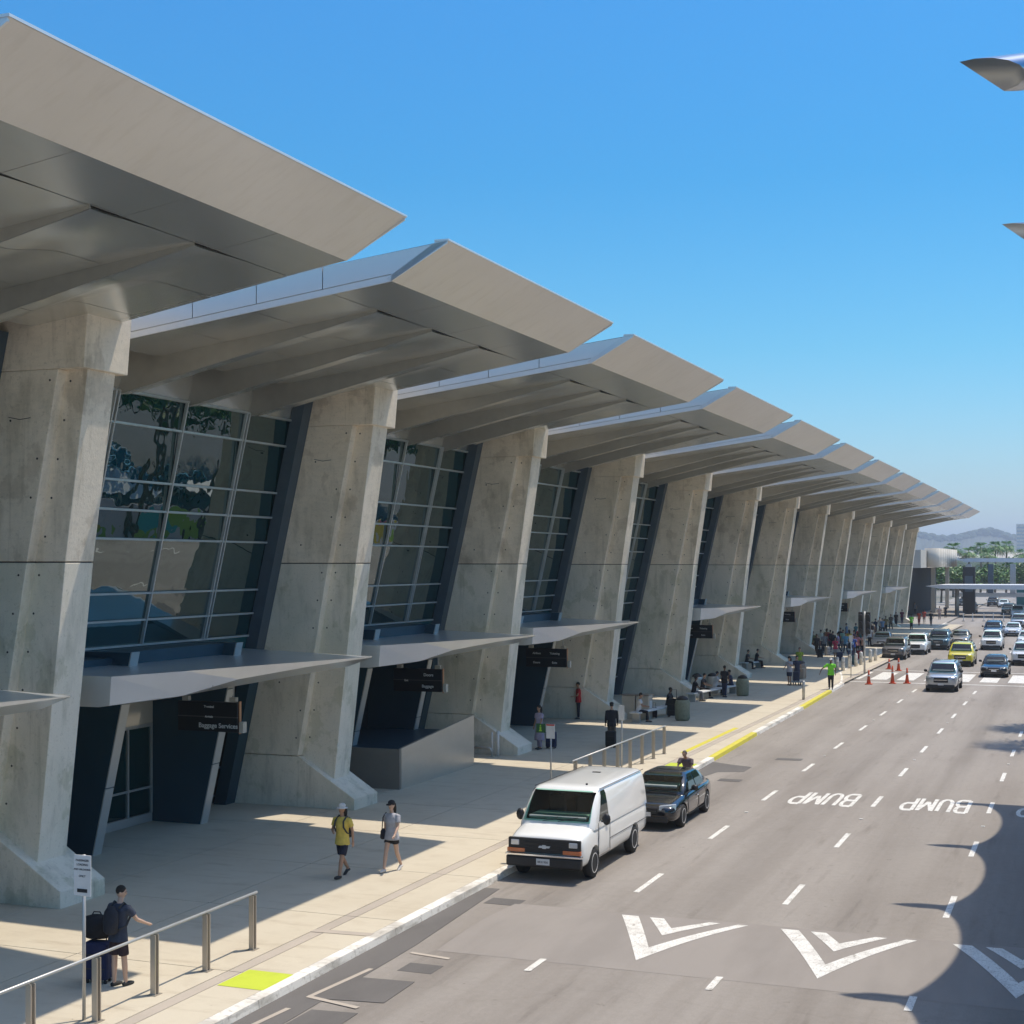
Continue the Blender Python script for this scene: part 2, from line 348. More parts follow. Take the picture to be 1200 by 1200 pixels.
# ------------------------------------------------------------ ground, road, pavement
P = 14.05; Y0 = 27.8                      # bay spacing, centre of the nearest full pier
m = MB(); m.add([(-6000, -300, -.05), (6000, -300, -.05), (6000, 9000, -.05), (-6000, 9000, -.05)], [(0, 1, 2, 3)])
m.obj('ground', M['ground'], kind='structure')
KX = [(-20, -13.5), (42, -13.5), (56, -13.72), (67, -14.0), (80, -14.2), (96, -14.6), (101, -15.3), (106, -16.2), (125, -16.4), (200, -17.1), (330, -19)]
def kx(y):
    for (a, xa), (b, xb) in zip(KX, KX[1:]):
        if y <= b: return xa+(xb-xa)*(y-a)/(b-a)
    return KX[-1][1]
m = MB()
ys = [-20+5*i for i in range(90)]
for a, b in zip(ys, ys[1:]): m.add([(kx(a)-.05, a, 0), (11, a, 0), (11, b, 0), (kx(b)-.05, b, 0)], [(0, 1, 2, 3)])
road = m.obj('road', M['asphalt'], kind='structure')
# pavement: base under the slabs, slabs with recessed joints, granite band
XB = -27.5
m = MB()
for a, b in zip(ys, ys[1:]): m.hexa([(XB, a, 0), (kx(a)-.17, a, 0), (kx(b)-.17, b, 0), (XB, b, 0)], [(XB, a, .135), (kx(a)-.17, a, .135), (kx(b)-.17, b, .135), (XB, b, .135)])
walk = m.obj('pavement', M['joint'], kind='structure')
edges_y = [10+4.683*i for i in range(40)]
for a, b in zip(edges_y, edges_y[1:]):
    xs = [XB, -21.8, -18.4, -15.0]
    j = .011
    for x0, x1 in zip(xs, xs[1:]):
        mm = MB(); mm.box(x0+j, x1-j, a+j, b-j, .12, .15); mm.obj('slab', M['paving'], walk)
    mm = MB(); mm.box(-15.0+j, -14.72, a+j, b-j, .12, .149); mm.obj('band_slab', M['paving_dark'], walk)
    mm = MB(); ka, kb = kx(a)-.255, kx(b)-.255
    mm.hexa([(-14.70, a+j, .12), (max(ka, -14.65), a+j, .12), (max(kb, -14.65), b-j, .12), (-14.70, b-j, .12)], [(-14.70, a+j, .15), (max(ka, -14.65), a+j, .15), (max(kb, -14.65), b-j, .15), (-14.70, b-j, .15)])
    mm.obj('slab', M['paving'], walk)
# kerb stones
for i in range(104):
    a = 8+1.83*i; b = a+1.815; xa, xb = kx(a), kx(b)
    yel = (57 < a < 66) or (79 < a < 90)
    mm = MB(); mm.hexa([(xa-.24, a, 0), (xa+.02, a, 0), (xb+.02, b, 0), (xb-.24, b, 0)], [(xa-.24, a, .155), (xa, a, .145), (xb, b, .145), (xb-.24, b, .155)])
    mm.obj('kerb_stone', M['kerb_yellow' if yel else 'kerb'], walk)
# yellow paint edge along the shade line, two tactile pads
NF = [0]
def flat(poly, z, mat, name, parent=None, th=.004, **k):
    NF[0] += 1; z += .0008*(NF[0] % 9)
    mm = MB(); mm.prism_z(poly, z-th, z); return mm.obj(name, mat, parent, **k)
flat([(-14.66, 23.15), (-13.72, 23.15), (-13.72, 24.25), (-14.66, 24.25)], .156, M['tactile'], 'tactile_pad', walk)
flat([(-14.9, 52.9), (-13.85, 52.9), (-13.85, 55.2), (-14.9, 55.2)], .156, M['tactile'], 'tactile_pad', walk)
flat([(-15.35, 58.3), (-15.12, 58.3), (-15.12, 68.0), (-15.35, 68.0)], .156, M['kerb_yellow'], 'yellow_stripe', walk)
for (a, b) in ((20.0, 20.25), (27.2, 27.45)):
    flat([(-15.0, a), (-13.7, a+.1), (-13.7, b+.1), (-15.0, b)], .1545, M['paving_dark'], 'stain', walk)
# asphalt repairs by the kerb
for q in ([(-13.47, 12), (-12.55, 12), (-12.62, 20.3), (-12.75, 27.5), (-13.1, 33), (-13.47, 33)], [(-12.62, 21.3), (-11.7, 21.5), (-11.75, 23.0), (-12.6, 22.9)],
          [(-12.9, 23.5), (-11.6, 23.7), (-11.65, 25.1), (-12.9, 25.0)], [(-12.3, 25.7), (-11.6, 25.7), (-11.6, 26.3), (-12.3, 26.3)],
          [(-12.0, 29.1), (-11.2, 29.1), (-11.2, 29.7), (-12.0, 29.7)], [(-12.9, 31.5), (-12.1, 31.5), (-12.1, 32.1), (-12.9, 32.1)],
          [(-13.75, 53), (-13.1, 53), (-12.9, 54.4), (-12.0, 54.8), (-12.0, 56.2), (-12.9, 56.6), (-13.85, 57.2)], [(-11.6, 58.6), (-10.6, 58.7), (-10.6, 59.3), (-11.6, 59.2)],
          [(-12.4, 52.2), (-11.6, 52.2), (-11.6, 52.8), (-12.4, 52.8)]):
    flat(q, .005, M['patch'], 'asphalt_patch', road)
for q in ([(-13.05, 23.6), (-12.95, 23.6), (-12.75, 25.6), (-12.85, 25.6)], [(-13.05, 23.5), (-11.9, 23.2), (-11.88, 23.32), (-13.05, 23.62)],
          [(-13.2, 21.0), (-13.1, 21.0), (-12.95, 22.8), (-13.05, 22.8)], [(-12.6, 26.9), (-11.7, 26.75), (-11.7, 26.87), (-12.6, 27.02)]):
    flat(q, .012, M['paving_dark'], 'concrete_edging', road)
# speed hump
HY0, HY1, HH = 27.3, 31.75, .075
def hz(y): return 0 if y < HY0 or y > HY1 else HH*math.sin(math.pi*(y-HY0)/(HY1-HY0))
m = MB(); n = 16
for i in range(n):
    a = HY0+(HY1-HY0)*i/n; b = HY0+(HY1-HY0)*(i+1)/n
    m.add([(-12.2, a, hz(a)+.003), (11, a, hz(a)+.003), (11, b, hz(b)+.003), (-12.2, b, hz(b)+.003)], [(0, 1, 2, 3)])
m.obj('speed_hump', M['hump'], road, smooth=True)
def strip(m, p0, p1, q0, q1, n=14, curve=0):
    """strip between edge p0->p1 and edge q0->q1, draped on the hump"""
    rows = []
    for i in range(n+1):
        t = i/n
        a = [p0[k]+(p1[k]-p0[k])*t for k in (0, 1)]; b = [q0[k]+(q1[k]-q0[k])*t for k in (0, 1)]
        c = curve*math.sin(math.pi*t); a[1] += c; b[1] += c
        rows.append((a, b))
    base = len(m.v)
    for a, b in rows:
        m.v += [(a[0], a[1], hz(a[1])+.009), (b[0], b[1], hz(b[1])+.009)]
    for i in range(n): m.f.append((base+2*i, base+2*i+1, base+2*i+3, base+2*i+2)); m.mi.append(0)
for cx in (-8.23, -4.73, -1.23):
    m = MB()
    strip(m, (cx-1.38, 31.5), (cx, 27.9), (cx-1.0, 31.5), (cx, 28.8)); strip(m, (cx, 27.9), (cx+1.42, 31.52), (cx, 28.8), (cx+1.2, 31.52))
    m.obj('chevron_marking', M['paint'], road)
    m = MB()
    strip(m, (cx-.74, 31.48), (cx, 29.8), (cx-.42, 31.48), (cx, 30.52)); strip(m, (cx, 29.8), (cx+.82, 31.5), (cx, 30.52), (cx+.58, 31.5))
    m.obj('chevron_marking', M['paint'], road)
def stroke_letters(word):
    """each letter as thick painted strokes; returns (letter, mesh, x offset)"""
    def arc(cx, cy, rx, ry, a0, a1, n=7): return [(cx+rx*math.cos(R(a0+(a1-a0)*i/n)), cy+ry*math.sin(R(a0+(a1-a0)*i/n))) for i in range(n+1)]
    G = {'B': [[(0, 0), (0, 1)], [(0, 1), (.5, 1)]+arc(.5, .76, .25, .24, 90, -90)+[(0, .52)], [(0, .52), (.52, .52)]+arc(.52, .26, .28, .26, 90, -90)+[(0, 0)]],
         'U': [[(0, 1), (0, .32)]+arc(.38, .32, .38, .32, 180, 360)+[(.76, 1)]], 'M': [[(0, 0), (0, 1), (.45, .25), (.9, 1), (.9, 0)]],
         'P': [[(0, 0), (0, 1)], [(0, 1), (.5, 1)]+arc(.5, .72, .27, .28, 90, -90)+[(0, .44)]]}
    x = 0; out = []
    for ch in word:
        wd = .9 if ch == 'M' else .78; m = MB(); k = 0; w, h = .062, .19
        for pl in G[ch]:
            P3 = [(p[0]*.46, p[1]*2.45) for p in pl]
            L_, R_ = [], []
            for i, p in enumerate(P3):
                if ch == 'M': L_.append((p[0]-w, p[1])); R_.append((p[0]+w, p[1])); continue
                a = P3[max(i-1, 0)]; b = P3[min(i+1, len(P3)-1)]; dx, dy = b[0]-a[0], b[1]-a[1]; l = math.hypot(dx, dy) or 1
                nx, ny = -dy/l, dx/l
                if 0 < i < len(P3)-1 and ch == 'M': nx, ny = (1 if i != 2 else 1), 0
                L_.append((p[0]+nx*w, p[1]+ny*h)); R_.append((p[0]-nx*w, p[1]-ny*h))
            for i in range(len(P3)-1):
                k += 1; z = .0003*k; m.add([(L_[i][0], L_[i][1], z), (R_[i][0], R_[i][1], z), (R_[i+1][0], R_[i+1][1], z), (L_[i+1][0], L_[i+1][1], z)], [(0, 1, 2, 3)])
        out.append((ch, m.mesh('letter', M['paint']), x)); x += wd*.46+.17
    return out, x-.17
letters, lw = stroke_letters('BUMP')
for cx in (-8.15, -4.62, -1.1):
    for ch, me, x in letters:
        o = link('lane_letter', me, road, (cx+lw/2-x, 50.7, .006)); o.rotation_euler = (0, 0, math.pi)
dash = MB(); dash.box(-.068, .068, 0, 2.25, 0, .004); dm = dash.mesh('lane_dash', M['paint'])
for X in (-9.98, -6.47, -2.95, .6):
    for k in range(-2, 28):
        y = 26.55+7.3*k
        if 95 < y < 112: continue
        link('lane_dash', dm, road, (X, y, .002 if not (26 < y < 31) else .008))
        if k % 2 == 0 and 30 < y < 110: 
            q = MB(); q.box(-.05, .05, -.05, .05, 0, .02); q.obj('road_stud', M['paint'], road).location = (X, y+4.8, 0)
# zebra crossing
for X in [-15.5+1.75*i for i in range(13)]:
    flat([(X, 101.5), (X+1.1, 101.5), (X+1.1, 108.5), (X, 108.5)], .006, M['paint'], 'crossing_bar', road)
flat([(-16, 99.0), (8, 99.0), (8, 99.35), (-16, 99.35)], .006, M['paint'], 'crossing_edge', road)
flat([(-16, 110.3), (8, 110.3), (8, 110.65), (-16, 110.65)], .006, M['paint'], 'crossing_edge', road)

# ------------------------------------------------------------ terminal building
T = empty('terminal_building', (-24, 100, 0), label='long airport terminal with leaning concrete piers, tinted glass walls and tilted metal canopies', cat='terminal')
T.location = (0, 0, 0)
def droop(y): return -.0032*(y-40)
# --- one pier, made once (local y = 0 at its centre)
def gx(z): return -23.83+.226*(z-7.75)-.25      # glass plane
def pin(z): return -23.47+(z-7.75)*(.212 if z > 7.75 else .228)     # inner edge of pier
def pout(z): return -22.0+(z-7.75)*(.20 if z > 7.75 else .175)     # outer edge of thick part
def pth(z): return -21.2+(z-7.75)*(.141 if z > 7.75 else .112)     # outer edge of thin part
ZT = 13.35; J = 7.75; g2 = .015
def make_pier():
    pr = empty('concrete_pier', parent=T)
    # foot
    m = MB(); m.prism_y([(pin(.15)-.5, .0), (-21.1, .0), (-21.1, .5), (pout(1.75), 1.72), (pin(1.72)-.5, 1.72)], -.8, .8); m.obj('foot', M['concrete_green'], pr, bevel=.02)
    m = MB(); m.prism_y([(pin(1.74)-.5, 1.74), (pout(1.74)-.02, 1.74), (pout(J-g2), J-g2), (pin(J-g2)-.5, J-g2)], -.8, .8); m.obj('lower_shaft', M['concrete_green'], pr, bevel=.02)
    m = MB(); m.prism_y([(pin(J+g2)-.5, J+g2), (pout(J+g2), J+g2), (pout(12.0), 12.0), (pin(12.0)-.5, 12.0)], -.8, .8); m.obj('upper_shaft', M['concrete'], pr, bevel=.02)
    m = MB(); m.prism_y([(pin(12)-.5, 12.005), (-20.48, 12.005), (-20.33, ZT+.4), (pin(ZT)-.5, ZT+.4)], -.8, .8); m.obj('pier_head', M['concrete'], pr, bevel=.02)
    # thin outer blade, recessed both sides
    m = MB(); m.prism_y([(pout(.9)-.4, .9), (pth(.9), .9), (pth(J-g2), J-g2), (pout(J-g2)-.4, J-g2)], -.5, .5); m.obj('lower_blade', M['concrete_green'], pr, bevel=.015)
    m = MB(); m.prism_y([(pout(J)-.4, J+g2), (pth(J), J+g2), (pth(12.02), 12.02), (pout(12.02)-.4, 12.02)], -.5, .5); m.obj('upper_blade', M['concrete'], pr, bevel=.015)
    # dark joint core
    m = MB(); m.prism_y([(pin(7.5)-.4, 7.5), (pout(7.5)-.05, 7.5), (pout(8)-.05, 8), (pin(8)-.4, 8)], -.775, .775); m.prism_y([(pin(7.5)-.4, 7.5), (pth(7.5)-.03, 7.5), (pth(8)-.03, 8), (pin(8)-.4, 8)], -.475, .475)
    m.obj('joint_core', M['hole'], pr)
    # tie holes down the near face
    m = MB()
    z = 2.3
    while z < 12.6:
        x = pout(z)-.18 if z < 12 else -21.3
        for (x_, y_) in ((x if z > 12 else x+.32, -.503 if z < 12 else -.803), (x-.9 if int(z*3) % 4 == 0 else x-.0, -.803)):
            if x_ > pth(z)-.1 or (y_ > -.6 and x_ < pout(z)+.05): continue
            m.tube([(x_, y_+.01, z), (x_, y_-.002, z)], .028, 6)
        z += .86
    m.obj('tie_holes', M['hole'], pr, kind='stuff')
    # pale reveal edge strip where the thick part steps back: it is the +X face of the shaft (geometry above)
    # construction joints, short chipped lines
    for (x0, z0, x1, z1) in ((-21.9, 10.95, -22.5, 10.98),):
        m = MB(); m.tube([(x0, -.8, z0), ((x0+x1)/2, -.802, z0-.03), (x1, -.8, z1)], .009, 5); m.obj('hairline_joint', M['hole'], pr)
    return pr
pier0 = make_pier()
# --- one curtain wall bay
COLS = [.8, 3.95, 7.1, 10.25, 13.25]
ROWS = [5.49, 6.19, 6.93, 8.39, 9.16, 9.92, 11.36, 12.16]
LOW = [.15, 1.2, 2.3, 3.4, 4.45, 5.49]
def make_wall(name, low):
    cw = empty(name, parent=T)
    rows = (LOW[:-1]+ROWS) if low else ROWS
    for (za, zb) in zip(rows, rows[1:]):
        for (ya, yb) in zip(COLS, COLS[1:]):
            m = MB(); g = .02; rc = .056*(zb-za) if za > 8.3 else 0
            m.hexa([(gx(za+g)-.03, ya+g, za+g), (gx(za+g), ya+g, za+g), (gx(za+g), yb-g, za+g), (gx(za+g)-.03, yb-g, za+g)],
                   [(gx(zb-g)-.03-rc, ya+g, zb-g), (gx(zb-g)-rc, ya+g, zb-g), (gx(zb-g)-rc, yb-g, zb-g), (gx(zb-g)-.03-rc, yb-g, zb-g)])
            m.obj('pane', M['glass'], cw)
    for z in rows:
        m = MB(); m.box(gx(z)-.05, gx(z)+.07, .75, 13.3, z-.028, z+.028); m.obj('transom', M['mullion'], cw)
    for i, y in enumerate(COLS[1:-1]):
        z0, z1 = rows[0], rows[-1]; w = .055 if i != 1 else .03
        for dy in ((-.075, .075) if i != 1 else (0,)):
            m = MB(); m.hexa([(gx(z0), y+dy-.025, z0), (gx(z0)+.09, y+dy-.025, z0), (gx(z0)+.09, y+dy+.025, z0), (gx(z0), y+dy+.025, z0)],
                             [(gx(z1), y+dy-.025, z1), (gx(z1)+.09, y+dy-.025, z1), (gx(z1)+.09, y+dy+.025, z1), (gx(z1), y+dy+.025, z1)]); m.obj('mullion', M['mullion'], cw)
    # slate blue side frame at the pier, dark backing, spandrel above
    z0, z1 = (.15 if low else 4.6), 12.9
    for (ya, yb) in ((12.75, 13.27), (.78, 1.1)):
        m = MB(); m.hexa([(gx(z0)+.02, ya, z0), (gx(z0)+.42, ya, z0), (gx(z0)+.42, yb, z0), (gx(z0)+.02, yb, z0)], [(gx(z1)+.02, ya, z1), (gx(z1)+.42, ya, z1), (gx(z1)+.42, yb, z1), (gx(z1)+.02, yb, z1)])
        m.obj('side_frame', M['blue_frame'], cw)
    z0 = .15 if low else 4.5
    m = MB(); m.hexa([(gx(z0)-.35, .75, z0), (gx(z0)-.3, .75, z0), (gx(z0)-.3, 13.3, z0), (gx(z0)-.35, 13.3, z0)], [(gx(12.3)-.35, .75, 12.3), (gx(12.3)-.3, .75, 12.3), (gx(12.3)-.3, 13.3, 12.3), (gx(12.3)-.35, 13.3, 12.3)]); m.obj('backing_wall', M['darkbox'], cw)
    m = MB(); m.hexa([(gx(12.2)-.03, .75, 12.19), (gx(12.2), .75, 12.19), (gx(12.2), 13.3, 12.19), (gx(12.2)-.03, 13.3, 12.19)], [(gx(14)-.03, .75, 14), (gx(14), .75, 14), (gx(14), 13.3, 14), (gx(14)-.03, 13.3, 14)]); m.obj('spandrel_panel', M['alu_soffit'], cw)
    if not low:
        m = MB(); m.hexa([(gx(4.4)-.03, .8, 4.4), (gx(4.4), .8, 4.4), (gx(4.4), 13.2, 4.4), (gx(4.4)-.03, 13.2, 4.4)], [(gx(5.46)-.03, .8, 5.46), (gx(5.46), .8, 5.46), (gx(5.46), 13.2, 5.46), (gx(5.46)-.03, 13.2, 5.46)]); m.obj('spandrel_glass', M['spandrel'], cw)
    return cw
wallA = make_wall('curtain_wall', False); wallB = make_wall('curtain_wall', True)
# --- roof canopy of one bay
XF, ZF, XL, ZL = -12.94, 14.7, -14.3, 13.92        # front top edge, lower fascia edge
SL = .13
def sz(x): return ZL+(x-XL)*SL                     # soffit height
def yn(x): return 1.78
def yf(x): return 13.72+max(0, min(1, (XL-x)/6.2))*.85
XS = -15.75; XE = -21.9; XG = -23.1
def make_canopy():
    c = empty('roof_canopy', parent=T)
    # fascia in one folded sheet with panel seams, thickness behind
    m = MB(); m.hexa([(XL, yn(XL), ZL), (XL, yf(XL), ZL), (XL-.12, yf(XL), ZL+.06), (XL-.12, yn(XL), ZL+.06)], [(XF, yn(XF), ZF), (XF, yf(XF), ZF), (XF-.3, yf(XF), ZF), (XF-.3, yn(XF), ZF)])
    m.obj('front_fascia', M['alu'], c)
    m = MB(); m.box(XF-.32, XF+.015, yn(0)-.01, yf(XF)+.01, ZF+.003, ZF+.045); m.obj('edge_trim', M['alu_side'], c)
    # near and far side fascia, panelled
    def zt(x): return ZF+(x-XF)*.115
    for side in (0, 1):
        xs = [XF-.012, XL+.012, -16.0, -17.7, -19.4, -21.1, -23.2]
        for i, (xa, xb) in enumerate(zip(xs, xs[1:])):
            g = .012
            y = yn if side == 0 else yf; s_ = 1 if side == 0 else -1
            a, b = xa-g, (xb+g if i else xb-.012)
            def zl(x): return sz(x)+(.16 if i else .0) if x < XL-.001 or i else min(ZL+.0+(x-XL)*(ZF-ZL-.04)/(XF-XL), ZF-.03)
            m = MB()
            m.hexa([(a, y(a), zl(a)), (b, y(b), zl(b)), (b, y(b)+.04*s_, zl(b)), (a, y(a)+.04*s_, zl(a))], [(a, y(a), zt(a)), (b, y(b), zt(b)), (b, y(b)+.04*s_, zt(b)), (a, y(a)+.04*s_, zt(a))])
            m.obj('side_fascia_panel', M['alu_side'], c)
        y = yn if side == 0 else yf; s_ = 1 if side == 0 else -1
        m = MB(); m.hexa([(XL, y(XL)+.015*s_, ZL), (-23.2, y(-23.2)+.015*s_, sz(-23.2)), (-23.2, y(-23.2)+.05*s_, sz(-23.2)), (XL, y(XL)+.05*s_, ZL)],
                         [(XL, y(XL)+.015*s_, ZL+.15), (-23.2, y(-23.2)+.015*s_, sz(-23.2)+.15), (-23.2, y(-23.2)+.05*s_, sz(-23.2)+.15), (XL, y(XL)+.05*s_, ZL+.15)]); m.obj('side_trim', M['alu_side'], c)
        m = MB(); m.hexa([(XF-.5, y(XF)+.05*s_, ZL+.5), (-23.2, y(-23.2)+.05*s_, sz(-23)+.02), (-23.2, y(-23.2)+.08*s_, sz(-23)+.02), (XF-.5, y(XF)+.08*s_, ZL+.5)],
                         [(XF-.3, y(XF)+.05*s_, ZF-.01), (-23.2, y(-23.2)+.05*s_, zt(-23.2)), (-23.2, y(-23.2)+.08*s_, zt(-23.2)), (XF-.3, y(XF)+.08*s_, ZF-.01)]); m.obj('joint_backing', M['slot'], c)
    # flat front soffit, four panels
    g = .01
    fr = [0, .26, .52, .77, 1.0]
    for a, b in zip(fr, fr[1:]):
        def yy(t, x): return yn(x)+.05+(yf(x)-yn(x)-.1)*t
        x0, x1 = XL-.005, XS
        m = MB(); m.hexa([(x1, yy(a, x1)+g, sz(x1)), (x0, yy(a, x0)+g, sz(x0)), (x0, yy(b, x0)-g, sz(x0)), (x1, yy(b, x1)-g, sz(x1))], [(x1, yy(a, x1)+g, sz(x1)+.03), (x0, yy(a, x0)+g, sz(x0)+.03), (x0, yy(b, x0)-g, sz(x0)+.03), (x1, yy(b, x1)-g, sz(x1)+.03)])
        m.obj('soffit_panel', M['alu_soffit'], c)
    # saw-tooth soffit: four teeth that deepen towards the glass
    D = .095
    teeth = [1.83, 4.05, 7.2, 10.35, 13.7]
    def depth(x): return (.045 if x < XS-.01 else 0)+max(0, (XS-x))*D
    for i, (ya, yb) in enumerate(zip(teeth, teeth[1:])):
        last = i == 3
        xs = [XS-.012, -17.8, -19.85, XE]
        for xa, xb in zip(xs, xs[1:]):
            m = MB(); nx = 4; ny_ = 9
            for off in (0, .03):
                base_ = len(m.v)
                for a_ in range(nx+1):
                    x = xa-g+(xb+g-xa+g)*a_/nx
                    y1 = (yf(x)-.05) if last else yb-.004
                    for c_ in range(ny_+1):
                        t = c_/ny_; dd = t*(y1-ya); f = 1 if dd < .5 else max(0, 1-(dd-.5)/1.5)**1.6
                        m.v.append((x, ya+t*(y1-ya), sz(x)-(depth(x)*f if i else 0)+off))
                for a_ in range(nx):
                    for c_ in range(ny_):
                        p_ = base_+a_*(ny_+1)+c_; m.f.append((p_, p_+1, p_+ny_+2, p_+ny_+1)); m.mi.append(0)
            m.obj('soffit_panel', M['alu_soffit'], c, smooth=True)
        if i:
            m = MB(); x0, x1 = XS-.02, XG
            q = [(x0, ya, sz(x0)-depth(x0)), (x1, ya, sz(x1)-depth(x1)), (x1, ya+.03, sz(x1)-depth(x1)), (x0, ya+.03, sz(x0)-depth(x0))]
            m.hexa(q, [(x0, ya, sz(x0)+.04), (x1, ya, sz(x1)+.6), (x1, ya+.03, sz(x1)+.6), (x0, ya+.03, sz(x0)+.04)]); m.obj('tooth_face', M['reveal'], c)
            # little closing beam beside the glass slot
            m = MB(); x0, x1 = XE+.0, XG
            q = [(x0, ya+.035, sz(x0)-depth(x0)), (x1, ya+.035, sz(x1)-depth(x1)), (x1, ya+.75, sz(x1)-depth(x1)+.1), (x0, ya+.75, sz(x0)-depth(x0)+.1)]
            m.hexa(q, [(v[0], v[1], v[2]+.05) for v in q]); m.obj('tooth_end', M['alu_soffit'], c)
    # slot by the glass and roof sheet on top
    m = MB(); m.box(XG-.2, XE-.02, yn(0)+.1, 14.4, 13.55, 13.6); m.obj('slot_ceiling', M['slot'], c)
    m = MB(); 
    a, b = XF-.31, -23.2
    m.hexa([(a, yn(a)+.05, zt(a)-.05), (b, yn(b)+.05, zt(b)-.05), (b, yf(b)-.05, zt(b)-.05), (a, yf(a)-.05, zt(a)-.05)], [(a, yn(a)+.05, zt(a)-.005), (b, yn(b)+.05, zt(b)-.005), (b, yf(b)-.05, zt(b)-.005), (a, yf(a)-.05, zt(a)-.005)])
    m.obj('roof_sheet', M['alu_side'], c)
    return c
canopy0 = make_canopy()
# --- entrance marquee, portal fins
def make_marquee():
    c = empty('entrance_canopy', parent=T)
    st = []  # stations (y, top front x, z, low front x, z, keel x, z)
    st.append((1.1, -21.15, 5.12, -21.2, 4.45, -21.5, 4.40))
    st.append((3.7, -20.88, 5.08, -20.95, 4.47, -21.3, 4.40))
    st.append((6.0, -20.65, 5.05, -20.75, 4.72, -21.6, 4.40))
    st.append((9.0, -20.3, 5.01, -20.35, 4.86, -21.6, 4.45))
    st.append((12.1, -19.92, 4.97, -19.93, 4.95, -20.7, 4.66))
    B = -24.55
    rg = [[(B, y, 5.14), (tx, y, tz), (lx, y, lz), (kx_, y, kz), (B, y, 4.40)] for (y, tx, tz, lx, lz, kx_, kz) in st]
    m = MB(); m.rings(rg); m.obj('wing', M['marquee'], c)
    m = MB(); m.box(-24.2, -19.95, 12.105, 12.14, 4.94, 4.99); m.obj('edge_strip', M['fin_edge'], c)
    m = MB(); m.box(-24.3, -20.9, 5.02, 5.05, 4.39, 5.17) if False else m.box(-20.86, -20.84, 4.9, 4.92, 4.6, 5.0); m.obj('wing_joint', M['slot'], c)
    return c
def make_portal(door=True):
    c = empty('entrance_portal', parent=T)
    fx = lambda z: -24.15+.226*(z-.15)
    for ya in (4.4, 9.45):
        m = MB(); m.hexa([(-25.9, ya, .15), (fx(.15)-.02, ya, .15), (fx(.15)-.02, ya+.34, .15), (-25.9, ya+.34, .15)], [(-25.9, ya, 5.45), (fx(5.45)-.02, ya, 5.45), (fx(5.45)-.02, ya+.34, 5.45), (-25.9, ya+.34, 5.45)]); m.obj('fin', M['blue_metal'], c)
        for za, zb in ((.15, 1.9), (1.93, 4.1), (4.13, 5.46)):
            m = MB(); m.hexa([(fx(za)-.015, ya-.005, za), (fx(za)+.02, ya-.005, za), (fx(za)+.02, ya+.345, za), (fx(za)-.015, ya+.345, za)], [(fx(zb)-.015, ya-.005, zb), (fx(zb)+.02, ya-.005, zb), (fx(zb)+.02, ya+.345, zb), (fx(zb)-.015, ya+.345, zb)]); m.obj('fin_edge', M['fin_edge'], c)
    # shoulder boxes above the marquee
    m = MB(); m.hexa([(-25.3, 4.75, 4.6), (-23.5, 4.75, 4.6), (-23.5, 9.44, 4.6), (-25.3, 9.44, 4.6)], [(-25.1, 4.75, 5.44), (-23.35, 4.75, 5.44), (-23.35, 9.44, 5.44), (-25.1, 9.44, 5.44)]); m.obj('lintel_box', M['blue_metal'], c)
    m = MB(); m.hexa([(-25.3, 1.0, 4.6), (-23.6, 1.0, 4.6), (-23.6, 4.39, 4.6), (-25.3, 4.39, 4.6)], [(-25.1, 1.0, 5.3), (-23.5, 1.0, 5.3), (-23.5, 4.39, 5.3), (-25.1, 4.39, 5.3)]); m.obj('lintel_box', M['blue_metal'], c)
    # recessed door wall
    X = -25.8
    if door:
        m = MB(); m.box(X-.1, X, 4.74, 9.45, 3.05, 3.95); m.obj('door_header', M['beige'], c)
        m = MB(); m.box(X-.1, X-.02, 4.74, 9.45, 3.97, 4.4); m.obj('transom_light', M['darkbox'], c)
        fr = empty('door', parent=c)
        for (ya, yb) in ((4.8, 5.95), (5.95, 7.1), (7.1, 8.25), (8.25, 9.4)):
            for za, zb in ((.45, 1.15), (1.2, 2.95)):
                m = MB(); m.box(X-.06, X-.03, ya+.05, yb-.05, za, zb); m.obj('door_pane', M['glass'], c)
        m = MB()
        for y in (4.8, 5.95, 7.1, 8.25, 9.4): m.box(X-.07, X+.01, y-.035, y+.035, .4, 3.04)
        m.box(X-.068, X+.008, 4.8, 9.4, 1.145, 1.205); m.box(X-.068, X+.008, 4.8, 9.4, 2.95, 3.045); m.box(X-.066, X+.02, 4.8, 9.4, .16, .42)
        m.obj('door_frame', M['fin_edge'], c)
        bpy.data.objects.remove(fr)
        me = text_mesh('12', .34, M['white_text'], .002, .004)
        o = link('door_number', me, c, (X-.02, 6.6, 2.15)); o.rotation_euler = (R(90), 0, R(90))
        me = text_mesh('T', .42, M['white_text'], .002, .004)
        o = link('door_decal', me, c, (X-.02, 7.75, 2.2)); o.rotation_euler = (R(90), 0, R(90))
        bpy.data.objects.remove(o)
    else:
        m = MB(); m.box(X-.1, X, 4.74, 9.45, .15, 4.4); m.obj('back_wall', M['darkbox'], c)
    # glazed infill both sides
    for (ya, yb) in ((9.82, 12.7), (1.1, 4.36)):
        for za, zb in ((.45, 1.3), (1.36, 4.35)):
            m = MB(); m.hexa([(gx(za)-.1, ya, za), (gx(za)-.05, ya, za), (gx(za)-.05, yb, za), (gx(za)-.1, yb, za)], [(gx(zb)-.1, ya, zb), (gx(zb)-.05, ya, zb), (gx(zb)-.05, yb, zb), (gx(zb)-.1, yb, zb)]); m.obj('side_light', M['glass'], c)
        for z in (.42, 1.33):
            m = MB(); m.box(gx(z)-.1, gx(z)-.0, ya, yb, z-.03, z+.03); m.obj('rail', M['blue_frame'], c)
